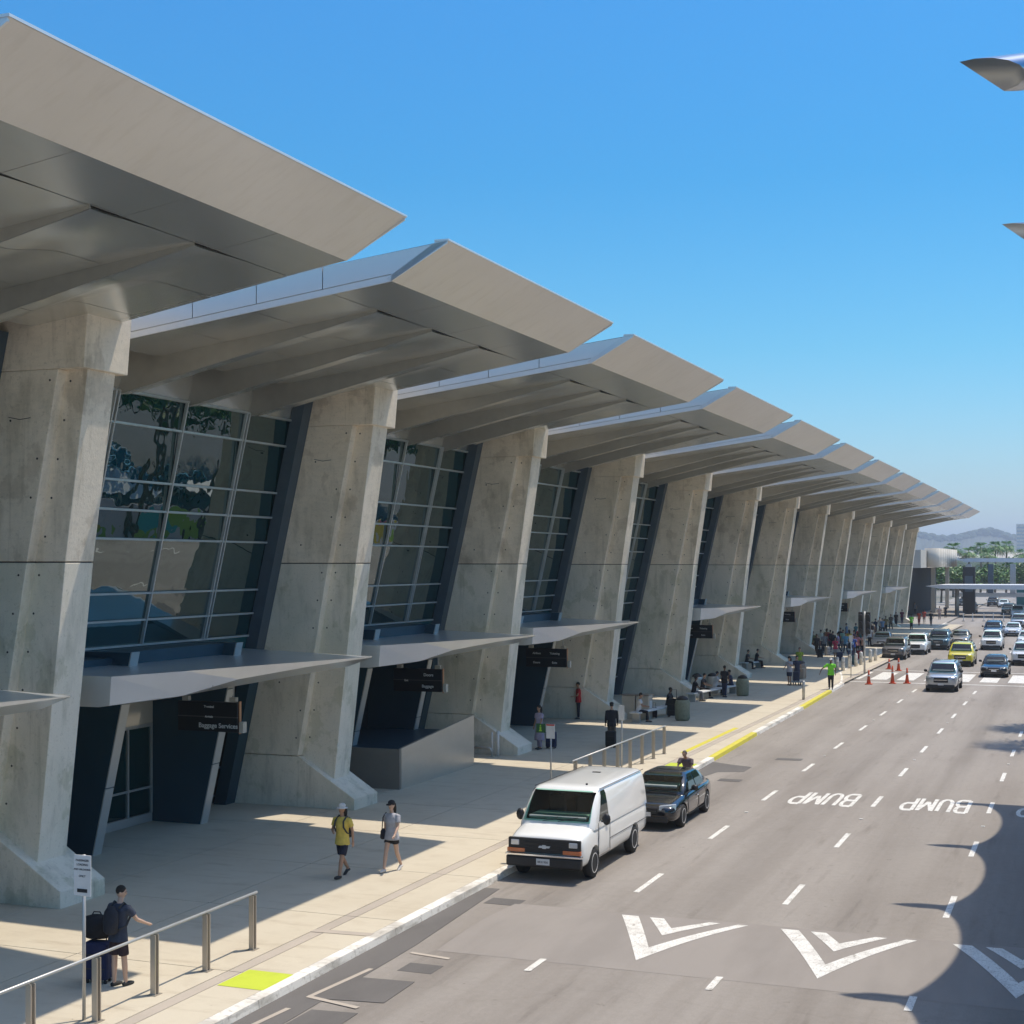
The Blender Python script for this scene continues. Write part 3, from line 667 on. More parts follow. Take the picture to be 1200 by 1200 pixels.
    m = MB(); m.hexa([(gx(.15)+.02, 12.7, .15), (gx(.15)+.45, 12.7, .15), (gx(.15)+.45, 13.27, .15), (gx(.15)+.02, 13.27, .15)], [(gx(4.6)+.02, 12.7, 4.59), (gx(4.6)+.45, 12.7, 4.59), (gx(4.6)+.45, 13.27, 4.59), (gx(4.6)+.02, 13.27, 4.59)]); m.obj('side_frame', M['blue_metal'], c)
    m = MB(); m.box(-27.3, -25.92, .8, 13.2, .15, 4.45); m.obj('core_wall', M['darkbox'], c)
    return c
marq0 = make_marquee(); portalA = make_portal(True); portalB = make_portal(False)
MARQ = {-1, 0, 1, 2, 4, 6, 8, 10}
protos = dict(pier=pier0, wallA=wallA, wallB=wallB, canopy=canopy0, marq=marq0, portalA=portalA, portalB=portalB)
used = set()
def place(key, y, z=0):
    p = protos[key]
    if key in used: o = copy_tree(p, T)
    else: o = p; used.add(key)
    o.location = (0, y, z); return o
for k in range(-1, 13):
    yc = Y0+P*k
    place('pier', yc, droop(yc)*.6)
    if k == 12: break
    place('canopy', yc, droop(yc+7))
    place('wallA' if k in MARQ else 'wallB', yc, 0)
    if k in MARQ:
        place('marq', yc); place('portalA' if k in (-1, 0) else 'portalB', yc)
# roof and body behind
m = MB(); m.box(-60, -23.25, Y0-P, Y0+12*P+1, 14.0, 14.4); m.obj('main_roof', M['alu_side'], T)
m = MB(); m.box(-60, -27.6, Y0-P, Y0+12*P+.8, .1, 13.9); m.obj('building_body', M['darkbox'], T)
# bay 1: low metal clad enclosure with its rising front
E_ = empty('clad_enclosure', parent=T)
m = MB(); m.hexa([(-26, 45.35, .15), (-21.62, 45.35, .15), (-21.62, 51.8, .15), (-26, 51.8, .15)], [(-26, 45.35, 1.15), (-21.62, 45.35, 1.15), (-21.62, 45.4, 1.15), (-26, 45.4, 1.15)]) if False else None
m = MB(); m.box(-26, -21.62, 45.35, 45.45, .15, 1.5); m.obj('end_panel', M['stone'], E_)
m = MB(); m.hexa([(-21.7, 45.46, .15), (-21.6, 45.46, .15), (-21.6, 51.8, .15), (-21.7, 51.8, .15)], [(-21.7, 45.46, 1.52), (-21.6, 45.46, 1.52), (-21.6, 51.8, 2.05), (-21.7, 51.8, 2.05)]); m.obj('front_panel', M['stone_light'], E_)
m = MB(); m.hexa([(-26, 45.5, .15), (-21.72, 45.5, .15), (-21.72, 51.75, .15), (-26, 51.75, .15)], [(-26, 45.5, 1.42), (-21.72, 45.5, 1.42), (-21.72, 51.75, 1.46), (-26, 51.75, 1.46)]); m.obj('top_slab', M['blue_metal'], E_)  # blue colour stands in for the bluish reflection on the top
tag(E_); E_.name = 'metal_enclosure'

# ------------------------------------------------------------ hanging signs
def hang_sign(y, lines, label):
    o = empty('hanging_sign', (-23.25, y, 3.42), label=label, cat='sign', group='black wayfinding signs hung under the entrance canopies')
    m = MB(); m.box(-.98, .98, -.09, .09, -.42, .42); m.obj('sign_box', M['black_sign'], o, bevel=.02)
    m = MB(); m.box(-.98, .98, -.095, .095, -.012, .012); m.obj('divider', M['slot'], o)
    for x in (-.75, .8):
        m = MB(); m.tube([(x, 0, .42), (x, 0, 1.02)], .02, 6); m.obj('hanger', M['galv'], o)
        m = MB(); m.box(x-.1, x+.1, -.07, .07, .43, .56); m.obj('bracket', M['beige'], o)
    m = MB(); m.box(1.0, 1.02, -.05, .05, -.46, .45); m.obj('end_blade', M['copper'], o)
    m = MB(); m.box(1.04, 1.16, -.1, .1, -.42, -.12); m.obj('camera_box', M['beige'], o)
    for (t, x, z, s) in lines:
        me = text_mesh(t, s, M['white_text'], .002, .003); q = link('lettering', me, o, (x, -.094, z)); q.rotation_euler = (R(90), 0, 0)
    return o
hang_sign(36.3, [('Baggage Services', .35, -.25, .19), ('Terminal', .05, .28, .09), ('Arrivals', .05, .0, .08)], 'black sign reading Baggage Services under the nearest entrance canopy')
for y, l in ((50.4, 'second black hanging sign, above the metal clad enclosure'), (64.4, 'third black hanging sign, left of the man in the red shirt'), (92.5, 'fourth black hanging sign, behind the seated group by the round bins'),
             (120.6, 'fifth black hanging sign, above the start of the crowd'), (148.7, 'sixth and farthest black hanging sign, left of the traffic signal')):
    hang_sign(y, [('Doors', .45, .2, .15), ('Baggage', .42, -.22, .15), ('Exit', -.45, -.02, .1)] if y < 60 else [('Airlines', -.45, .2, .13), ('Ticketing', .42, .2, .13), ('Doors', -.45, -.22, .13), ('Exits', .42, -.22, .13)], l)

# ------------------------------------------------------------ railings
def railing(y0, y1, n, x, label):
    o = empty('railing', (x, y0, .15), label=label, cat='railing')
    for i in range(n):
        y = (y1-y0)*i/(n-1)
        m = MB()
        m.box(-.05, .05, y-.06, y-.035, 0, 1.06); m.box(-.05, .05, y+.035, y+.06, 0, 1.06); m.box(-.012, .012, y-.035, y+.035, 0, 1.0)
        m.obj('post', M['steel'], o)
        m = MB(); m.box(-.09, .09, y-.11, y+.11, 0, .012); m.obj('base_plate', M['steel'], o)
    m = MB(); m.tube([(0, -.3, 1.1), (0, y1-y0+.15, 1.1)], .028, 8); m.obj('handrail', M['galv'], o, smooth=True)
railing(15.65, 25.55, 7, -15.37, 'brushed steel railing with flat posts beside the yellow pad, in front')
railing(46.7, 57.7, 8, -15.85, 'farther brushed steel railing on the pavement behind the white van')

# ------------------------------------------------------------ posts, signs on poles
def pole_sign(x, y, h, w, hh, label, rz=0, extra=None, z0=.15):
    o = empty('pole_sign', (x, y, z0), rz, label=label, cat='sign')
    m = MB(); m.tube([(0, 0, 0), (0, 0, h)], .03, 8); m.obj('pole', M['galv'], o, smooth=True)
    m = MB(); m.box(-w/2, w/2, -.045, -.03, h-hh, h); m.obj('plate', M['white_sign'], o, bevel=.004)
    return o
s1 = pole_sign(-15.62, 20.6, 2.75, .34, .68, 'white notice on a slim grey pole beside the traveller with black suitcase')
for i, (t, s, z) in enumerate((('PASSENGER', .05, 2.66), ('LOADING', .05, 2.59), ('AND UNLOADING', .04, 2.51), ('ONLY', .05, 2.40))):
    me = text_mesh(t, s, M['black'], .001, .001); q = link('lettering', me, s1, (0, -.047, z)); q.rotation_euler = (R(90), 0, 0)
m = MB(); m.box(-.1, .1, -.05, -.046, 2.13, 2.19); m.obj('arrow_bar', M['black'], s1)
s2 = pole_sign(-16.6, 46.4, 2.3, .3, .48, 'pole with green symbol plate and white notice behind the white van')
m = MB(); m.box(-.5, -.18, -.045, -.03, 2.0, 2.3); m.obj('green_plate', M['green_sign'], s2)
m = MB(); m.box(-.38, -.32, -.05, -.046, 2.08, 2.2); m.tube([(-.35, -.046, 2.235), (-.35, -.05, 2.235)], .025, 8); m.box(-.4, -.3, -.0495, -.046, 2.05, 2.085); m.obj('symbol', M['lime'], s2)
m = MB(); m.box(-.14, .14, -.05, -.046, 2.24, 2.29); m.obj('red_heading', M['red'], s2)
pole_sign(-16.3, 53.4, 2.3, .22, .55, 'narrow white plate on a pole at the middle of the farther railing')
pole_sign(-14.85, 100.7, 2.8, .25, .4, 'thin pale pole beside the traffic officer at the crossing')
o = empty('bollard', (-14.9, 83.4, .15), label='single short pale post near the kerb left of the traffic officer', cat='bollard')
m = MB(); m.tube([(0, 0, 0), (0, 0, 1.0), (0, 0, 1.05)], [.08, .08, .03], 10); m.obj('post', M['galv'], o, smooth=True)
o = empty('wall_pipe', (-22.0, 54.6, .15), label='pale standpipe with elbow fittings beside the foot of the third pier', cat='pipe')
m = MB(); m.tube([(0, 0, 0), (0, 0, .95)], .05, 8); m.tube([(.25, 0, 0), (.25, 0, 1.0)], .06, 8); m.obj('riser', M['white_sign'], o, smooth=True)
m = MB(); m.tube([(-.9, -.2, .35), (0, -.2, .33), (.1, -.2, .15)], .05, 8); m.obj('elbow', M['galv'], o, smooth=True)
m = MB(); m.tube([(-.9, -.3, .3), (-.9, -.12, .3)], .11, 8); m.obj('valve', M['red'], o, smooth=True)
# traffic signal
o = empty('traffic_signal', (-14.45, 104.2, .15), label='pedestrian signal pole with two black signal heads at the crossing', cat='traffic light')
m = MB(); m.tube([(0, 0, 0), (0, 0, 4.3)], .07, 8); m.obj('pole', M['galv'], o, smooth=True)
for x in (-.25, .25):
    m = MB(); m.box(x-.15, x+.15, -.17, .17, 2.75, 4.25); m.obj('signal_head', M['black'], o, bevel=.02)
    for z in (3.0, 3.5, 4.0):
        m = MB(); m.tube([(x, -.17, z), (x, -.36, z-.02)], .13, 10); m.obj('visor', M['black'], o)
# delineators
def cone(x, y, h, label):
    o = empty('traffic_cone', (x, y, 0), label=label, cat='traffic cone', group='red and white delineators at the crossing')
    m = MB(); m.box(-.22, .22, -.22, .22, 0, .05); m.obj('base', M['orange'], o, bevel=.01)
    m = MB(); m.lathe([(.14, .05), (.07, h*.6), (.055, h)], n=10); m.obj('cone_body', M['orange'], o, smooth=True)
    for z in (.62, .8):
        m = MB(); m.lathe([(.105-.05*z, h*z-.07), (.10-.05*z, h*z+.05)], n=10); m.obj('reflective_band', M['white_sign'], o, smooth=True)
cone(-13.23, 97.3, .9, 'orange delineator closest to the kerb at the crossing')
cone(-11.89, 98.5, 1.15, 'tall orange delineator in the middle of the near row')
cone(-11.02, 98.9, 1.0, 'orange delineator nearest the silver car in the near row')
cone(-12.9, 110.4, .9, 'orange delineator just behind the near row, on the far side of the crossing')
cone(-13.75, 111.9, .75, 'small orange cone behind the crossing, nearest the grey parked car')

# ------------------------------------------------------------ bins, planters
def round_bin(x, y, label, mat='stone_light'):
    o = empty('round_bin', (x, y, .15), label=label, cat='bin', group='round concrete litter bins along the pavement')
    m = MB(); m.lathe([(.30, 0), (.36, .1), (.37, .8), (.33, .95), (.3, 1.0)], n=20); m.obj('body', M[mat], o, smooth=True)
    m = MB(); m.lathe([(.3, 1.0), (.26, 1.1), (.12, 1.18), (.02, 1.2)], n=20); m.obj('lid', M['black'], o, smooth=True)
M['bin_green'] = layered('mossy aggregate', (.26, .28, .2), [((8, 8, 8), .4, .7, (.7, .7, .7), .8)], .9)
round_bin(-18.4, 70.3, 'squat greenish round bin with dark lid standing alone beside the black suitcase', 'bin_green')
round_bin(-18.6, 84.6, 'greenish round bin at the right end of the busy bench group', 'bin_green')
round_bin(-21.35, 84.9, 'pale round bin at the left of the busy bench group')
round_bin(-20.6, 85.6, 'pale round bin second from left by the busy bench group')
round_bin(-17.8, 98.6, 'dark topped round bin behind the seated pair', 'stone')
o = empty('square_bin', (-20.9, 70.3, .15), label='pair of square granite recycling bins beside the fourth pier', cat='bin')
for x in (-.45, .25):
    m = MB(); m.box(x, x+.66, -.35, .35, 0, 1.15); m.obj('cabinet', M['stone_light'], o, bevel=.03)
    m = MB(); m.box(x+.6, x+.672, -.2, .2, .55, .9); m.obj('opening', M['white_sign'], o)
    m = MB(); m.box(x-.02, x+.68, -.37, .37, 1.152, 1.2); m.obj('top', M['stone'], o)
# benches / tables
def bench(x, y, L, label, rz=0):
    o = empty('bench', (x, y, .15), rz, label=label, cat='bench')
    m = MB(); m.box(-.25, .25, 0, L, .42, .5); m.obj('seat', M['white_sign'], o, bevel=.02)
    for yy in (.2, L-.3):
        m = MB(); m.box(-.2, .2, yy, yy+.12, 0, .42); m.obj('leg', M['galv'], o)
    return o

# ------------------------------------------------------------ footbridge deck and its canopy on the right, above the road
B_ = empty('canopy_walkway', (0, 0, 0), label='elevated walkway with scalloped canopy carried on silver blade beams, at the right edge', cat='walkway')
BY = [15.5+7.65*i for i in range(-2, 6)]
ZB = 12.75
for y in BY:
    m = MB(); n = 16; rg = []
    for x, tz in ((-1.22, None), (-.2, 0), (14.0, 0)):
        row = []
        for j in range(n):
            t = 2*math.pi*j/n; dy = .23*math.cos(t); dz = .17*math.sin(t)
            # raked tip: the top reaches further than the bottom
            xx = x+(.17-dz)*1.25+abs(dy)*1.6 if tz is None else x
            row.append((xx, y+dy, ZB-.17+dz))
        rg.append(row)
    m.rings(rg); q_ = m.obj('blade_beam', M['beam'], B_, smooth=True); q_.data.set_sharp_from_angle(angle=R(45))
for y0, y1 in zip(BY, BY[1:]):
    m = MB(); n = 24
    top, bot = [], []
    for i in range(n+1):
        t = i/n*2-1; y = (y0+y1)/2+t*(y1-y0)/2
        xe = -.42+1.0*math.sqrt(max(0, 1-t*t*.985))
        z = ZB-.02+.02*(1-t*t)
        top.append((xe, y, z)); bot.append((14.0, y, z+.1))
    for i in range(n):
        m.hexa([top[i], bot[i], bot[i+1], top[i+1]], [(p[0], p[1], p[2]+.05) for p in (top[i], bot[i], bot[i+1], top[i+1])])
    m.obj('canopy_vault', M['alu_side'], B_)
for y in BY[::2]:
    m = MB(); m.tube([(4.2, y, 0), (4.2, y, ZB-.3)], .28, 12); m.obj('column', M['concrete'], B_, smooth=True)
m = MB(); m.box(.6, 14, -12, 54, 5.55, 6.1); m.obj('deck', M['concrete'], B_)  # deck and canopy stretched wide out of view to deepen the road shade
for x in (.75,):
    m = MB(); m.box(x-.04, x+.04, -12, 50.5, 7.12, 7.17); m.obj('handrail', M['galv'], B_)
    for i in range(32):
        m = MB(); m.box(x-.03, x+.03, -12+2*i, -11.94+2*i, 6.1, 7.12); m.obj('rail_post', M['galv'], B_)
# mural hoarding on the median and kerb beyond the road (seen in the terminal glass)
o = empty('mural_hoarding', (1.3, 53, 0), label='colourful painted hoarding along the median, mirrored in the terminal glass', cat='hoarding')
for i in range(26):
    m = MB(); m.box(0, .06, i*2.44, i*2.44+2.42, .1, 2.5); q = m.obj('mural_panel', M['mural'], o)
m = MB(); m.box(.06, .7, 0, 63, 0, .8); m.obj('ballast', M['concrete'], o)
m = MB(); m.box(11, 60, -20, 200, -.02, .14); m.obj('car_park_ground', M['patch'], kind='structure')

# ------------------------------------------------------------ trees
def leaf_cloud(m, c, r, n, size, seed):
    q = random.Random(seed)
    for _ in range(n):
        while True:
            p = Vector((q.uniform(-1, 1), q.uniform(-1, 1), q.uniform(-1, 1)))
            if .25 < p.length < 1: break
        nn = noise.noise(p*2.1+Vector((seed, 0, 0)))
        if nn < -.12: continue
        p = Vector((p.x*r[0], p.y*r[1], p.z*r[2]))*(1+.25*nn)+Vector(c)
        a = Vector((q.uniform(-1, 1), q.uniform(-1, 1), q.uniform(-.6, .6))).normalized(); b = a.cross(Vector((q.uniform(-1, 1), q.uniform(-1, 1), 1))).normalized()
        s_ = size*q.uniform(.6, 1.3)
        m.cur = 0 if q.random() < .6 else 1
        m.add([p-a*s_, p+b*s_*.5, p+a*s_, p-b*s_*.5], [(0, 1, 2, 3)])
def tree(x, y, h, r, label, seed, n=1500, light=False, group=None, size=.28, zbase=0):
    o = empty('tree', (x, y, zbase), label=label, cat='tree', group=group)
    q = random.Random(seed)
    m = MB(); m.tube([(0, 0, 0), (.1, 0, h*.35), (.0, .1, h*.6)], [.22, .16, .1], 8)
    for k in range(5):
        a = q.uniform(0, 6.3); m.tube([(0.05, 0, h*(.3+.05*k)), (math.cos(a)*r*.4, math.sin(a)*r*.4, h*.55), (math.cos(a)*r*.65, math.sin(a)*r*.65, h*.72)], [.1, .06, .03], 6)
    m.obj('trunk', M['bark'], o)
    m = MB()
    for k in range(7):
        a = k*2.4; rr = r*.5 if k else 0
        leaf_cloud(m, (math.cos(a)*rr, math.sin(a)*rr, h*.68+q.uniform(-.12, .16)*h), (r*.6, r*.6, h*.22), n//7, size, seed*10+k)
    m.obj('crown', [M['leaf'], M['leaf_light']] if not light else [M['leaf_light'], M['leaf']], o)
    return o
def palm(x, y, h, label, seed, cr=2.2, group=None, fan=True):
    o = empty('palm_tree', (x, y, 0), label=label, cat='palm tree', group=group)
    q = random.Random(seed)
    m = MB(); m.tube([(0, 0, 0), (.15, 0, h*.5), (.05, .1, h)], [.28, .2, .17], 8); m.obj('trunk', M['bark'], o)
    m = MB()
    for k in range(46):
        a = q.uniform(0, 6.283); el = q.uniform(-.75, 1.35); L = cr*q.uniform(.75, 1.1)
        d = Vector((math.cos(a)*math.cos(el), math.sin(a)*math.cos(el), math.sin(el)))
        side = d.cross(Vector((0, 0, 1))).normalized()
        m.cur = 1 if el < -.45 else 0
        pts = [Vector((.05, .1, h))+d*L*t+Vector((0, 0, -.9*L*t*t*.5)) for t in (0, .35, .7, 1)]
        for s_ in range(-3, 4):
            off = side*s_*.13*L
            m.add([pts[1]+off*.2-side*.03, pts[1]+off*.2+side*.03, pts[2]+off+side*.06, pts[3]+off*1.25+Vector((0, 0, -.1*abs(s_))), pts[2]+off-side*.06], [(0, 1, 2, 3, 4)])
        m.add([pts[0]-side*.02, pts[0]+side*.02, pts[1]+side*.02, pts[1]-side*.02], [(0, 1, 2, 3)])
    m.obj('crown', [M['palm'], M['palm_dry']], o)
    return o
palm(1.2, 77.5, 14, 'first median palm whose fronds shade the road at the right', 3, 3.0, 'median palms')
palm(1.0, 70.3, 14, 'second median palm whose fronds shade the road at the right', 4, 3.0, 'median palms')
for i in range(11):
    tree(11+(i % 3)*4, 54+i*7.0, 13+(i*37 % 5), 6+(i % 3), ['nearest', 'second', 'third', 'fourth', 'fifth', 'sixth', 'seventh', 'eighth', 'ninth', 'tenth', 'farthest'][i]+' leafy tree along the road beyond the painted hoarding', 20+i, 2200, i % 3 == 0, 'trees reflected in the glass', .6)
# low cream buildings / tents beyond, only mirrored
for i in range(4):
    o = empty('tent', (5.5, 60+i*13, 0), label=['nearest', 'second', 'third', 'farthest'][i]+' white event tent beyond the hoarding, mirrored in the glass', cat='tent', group='white tents beyond the hoarding')
    m = MB(); m.hexa([(-1.6, -3, 2.4), (1.6, -3, 2.4), (1.6, 3, 2.4), (-1.6, 3, 2.4)], [(-.1, -.1, 3.7), (.1, -.1, 3.7), (.1, .1, 3.7), (-.1, .1, 3.7)]); m.obj('roof', M['white_roof'], o)
    for a in (-1.5, 1.5):
        for b in (-2.9, 2.9):
            m = MB(); m.box(a-.04, a+.04, b-.04, b+.04, 0, 2.4); m.obj('leg', M['galv'], o)

# ------------------------------------------------------------ far end of the road
o = empty('far_terminal_block', (0, 0, 0), label='older terminal block with fluted beige parapet at the end of the pavement', cat='terminal')
m = MB(); m.box(-60, -24.4, 218, 262, .1, 7.1); m.obj('dark_lower_front', M['darkbox'], o)
m = MB(); m.box(-60, -21.9, 213, 264, 7.1, 9.6); m.obj('parapet', M['beige'], o)
for i in range(9):
    m = MB(); m.tube([(-21.2+.0*i, 222+3.6*i, 7.2), (-21.2, 222+3.6*i, 9.9)], 1.1, 12); m.obj('flute', M['beige'], o, smooth=True)
for y in (238, 262):
    m = MB(); m.box(-22.9, -22.3, y-.3, y+.3, .1, 7.1); m.obj('column', M['beige'], o)
def wing(x0, x1, y0, y1, z, label, th=.7):
    o = empty('flat_canopy', (0, 0, 0), label=label, cat='canopy')
    m = MB(); m.prism_y([(x0, z+.1), (x0+2, z-.25), ((x0+x1)/2, z-th*.6), (x1, z-.2), (x1, z+.25), ((x0+x1)/2, z+.35), (x0+2, z+.3)], y0, y1); m.obj('roof', M['white_roof'], o)
    for i in range(4):
        x = x0+4+(x1-x0-6)*i/3.5
        if abs(x+14) < 2 or -13 < x < -3: continue
        m = MB(); m.tube([(x, (y0+y1)/2, 0), (x, (y0+y1)/2, z-.2)], .3, 8); m.obj('column', M['galv'], o, smooth=True)
    return o
wing(-19.5, 24, 240, 252, 8.2, 'upper flat white canopy spanning the far road')
wing(-22.2, 24, 222, 232, 4.35, 'lower thin white canopy across the far road')
o = empty('sign_tower', (-17.3, 238, 0), label='dark pillar standing between the two far canopies', cat='pillar')
m = MB(); m.box(-.9, .9, -.6, .6, 0, 7.2); m.obj('shaft', M['black'], o, bevel=.05)
m = MB(); m.box(-.6, .6, -.63, -.6, 3.4, 5.8); m.obj('panel', M['blue_frame'], o)
o = empty('glazed_link', (0, 268, 0), label='far building of slim dark posts behind the white canopies', cat='building')
for i in range(14):
    m = MB(); m.box(-20+3.6*i, -19.1+3.6*i, 0, .6, 2.6, 7.6); m.obj('post', M['blue_frame' if i % 2 else 'galv'], o)
m = MB(); m.box(-22, 30, 0, .8, 2.0, 2.7); m.obj('beam', M['galv'], o)
o = empty('screened_fence', (-12.5, 285, 0), label='dark teal screened fence across the far right of the road', cat='fence')
for i in range(8):
    m = MB(); m.box(i*4, i*4+3.96, 0, .1, .1, 3.2); m.obj('fence_panel', M['teal_fence'], o)
    m = MB(); m.box(i*4-.05, i*4+.03, -.05, 0, 0, 3.4); m.obj('post', M['galv'], o)
for i, (x, y) in enumerate([(-22, 285), (-17, 290), (-12.5, 300), (-7.5, 296), (-3, 300), (2, 300), (-27, 300)]):
    tree(x, y, 7.2+(i % 3)*.6, 3.4, ['second', 'third', 'fourth', 'fifth', 'sixth', 'seventh', 'first'][i]+' bright leafy tree from the left between the far white canopies', 60+i, 2000, True, 'bright trees between the far canopies', .35)
PL = ['short palm at the far left above the fluted parapet', 'second palm above the fluted parapet', 'tall pale crowned palm left of the palm cluster', 'bushy palm in the middle of the far palm cluster', 'brown skirted palm in the far palm cluster',
      'rightmost palm of the far cluster', 'lone palm at the right edge of the far skyline']
for i, (u, h) in enumerate([(1117, 11.2), (1135, 10.4), (1149, 11.5), (1157, 9.7), (1166, 11.6), (1179, 11.9), (1199, 9.8)]):
    D = 340+8*(i % 3); r_ = (u-600)/1750; ca, sa = math.cos(YAW), math.sin(YAW)
    palm(D*(r_*ca-sa), D*(r_*sa+ca), h, PL[i], 80+i, 2.5)
# hills with tree line, hazy tower
def pol(u, D):
    r_ = (u-600)/1750; return (D*(r_*math.cos(YAW)-math.sin(YAW)), D*(r_*math.sin(YAW)+math.cos(YAW)))
m = MB(); q = random.Random(5); us = [x for x in range(560, 1780, 4)]; rows = []
for u in us:
    hh = 50+22*noise.noise(Vector((u*.011, 0, 0)))+7*noise.noise(Vector((u*.03, 3, 0)))+10*math.exp(-((u-1150)/26)**2)
    a = pol(u, 2500); b = pol(u, 2650); c = pol(u, 2800); d = pol(u, 4200)
    rows.append([(a[0], a[1], -2), (b[0], b[1], CAM_H+hh*.55+q.uniform(-3, 3)), (c[0], c[1], CAM_H+hh+q.uniform(-2.5, 2.5)), (d[0], d[1], -2)])
m.rings(rows, cap=False)
m.obj('hills', M['hill'], kind='structure')
m = MB()
for u in range(1060, 1215, 1):
    for _ in range(3):
        x, y = pol(u+q.uniform(-.5, .5), 2790+q.uniform(-40, 5)); rr = q.uniform(3.5, 8)
        z = CAM_H+50+22*noise.noise(Vector((u*.011, 0, 0)))+7*noise.noise(Vector((u*.03, 3, 0)))+10*math.exp(-((u-1150)/26)**2)
        m.ellipsoid((x, y, z+q.uniform(-7, 1)), (rr*1.3, rr, rr*q.uniform(.6, 1.0)), 6, 4)
m.obj('far_tree_line', M['tree_far'], label='soft line of trees along the hazy hill crest', cat='trees', kind='stuff')
x, y = pol(1215, 1500); o = empty('tower_block', (x, y, 0), label='pale grey tower block at the right edge of the hazy skyline', cat='tower block')
m = MB(); m.box(-19, 14, -12, 12, 0, 47); m.obj('wall', M['concrete'], o)
for k in range(12):
    m = MB(); m.box(-18.5, 13.5, -12.15, -12, 4+3.5*k, 5.6+3.5*k); m.obj('window', M['galv'], o)
for i in range(34):
    u = 1064+q.uniform(0, 150); D = q.uniform(900, 2300); x, y = pol(u, D)
    o = empty('far_house', (x, y, 0), q.uniform(-.4, .4), label='tiny pale house among the hazy far trees', cat='house', group='pale houses on the far hillside')
    w = q.uniform(5, 9); h = CAM_H+q.uniform(3, 16)*D/2300
    m = MB(); m.box(-w, w, -5, 5, 0, h); m.obj('wall', M['house'], o)
    m = MB(); m.hexa([(-w-.5, -5.5, h), (w+.5, -5.5, h), (w+.5, 5.5, h), (-w-.5, 5.5, h)], [(-w-.5, -.2, h+2), (w+.5, -.2, h+2), (w+.5, .2, h+2), (-w-.5, .2, h+2)]); m.obj('roof', M['beige'], o)
m = MB()
for i in range(420):
    u = 1060+q.uniform(0, 160); D = q.uniform(420, 2300); x, y = pol(u, D); rr = q.uniform(3, 6)
    m.ellipsoid((x, y, q.uniform(1, 3.5)+D*.002), (rr*1.3, rr, rr*.8), 7, 5)
m.obj('distant_trees', M['tree_far'], label='low belt of distant trees before the hills', cat='trees', kind='stuff')

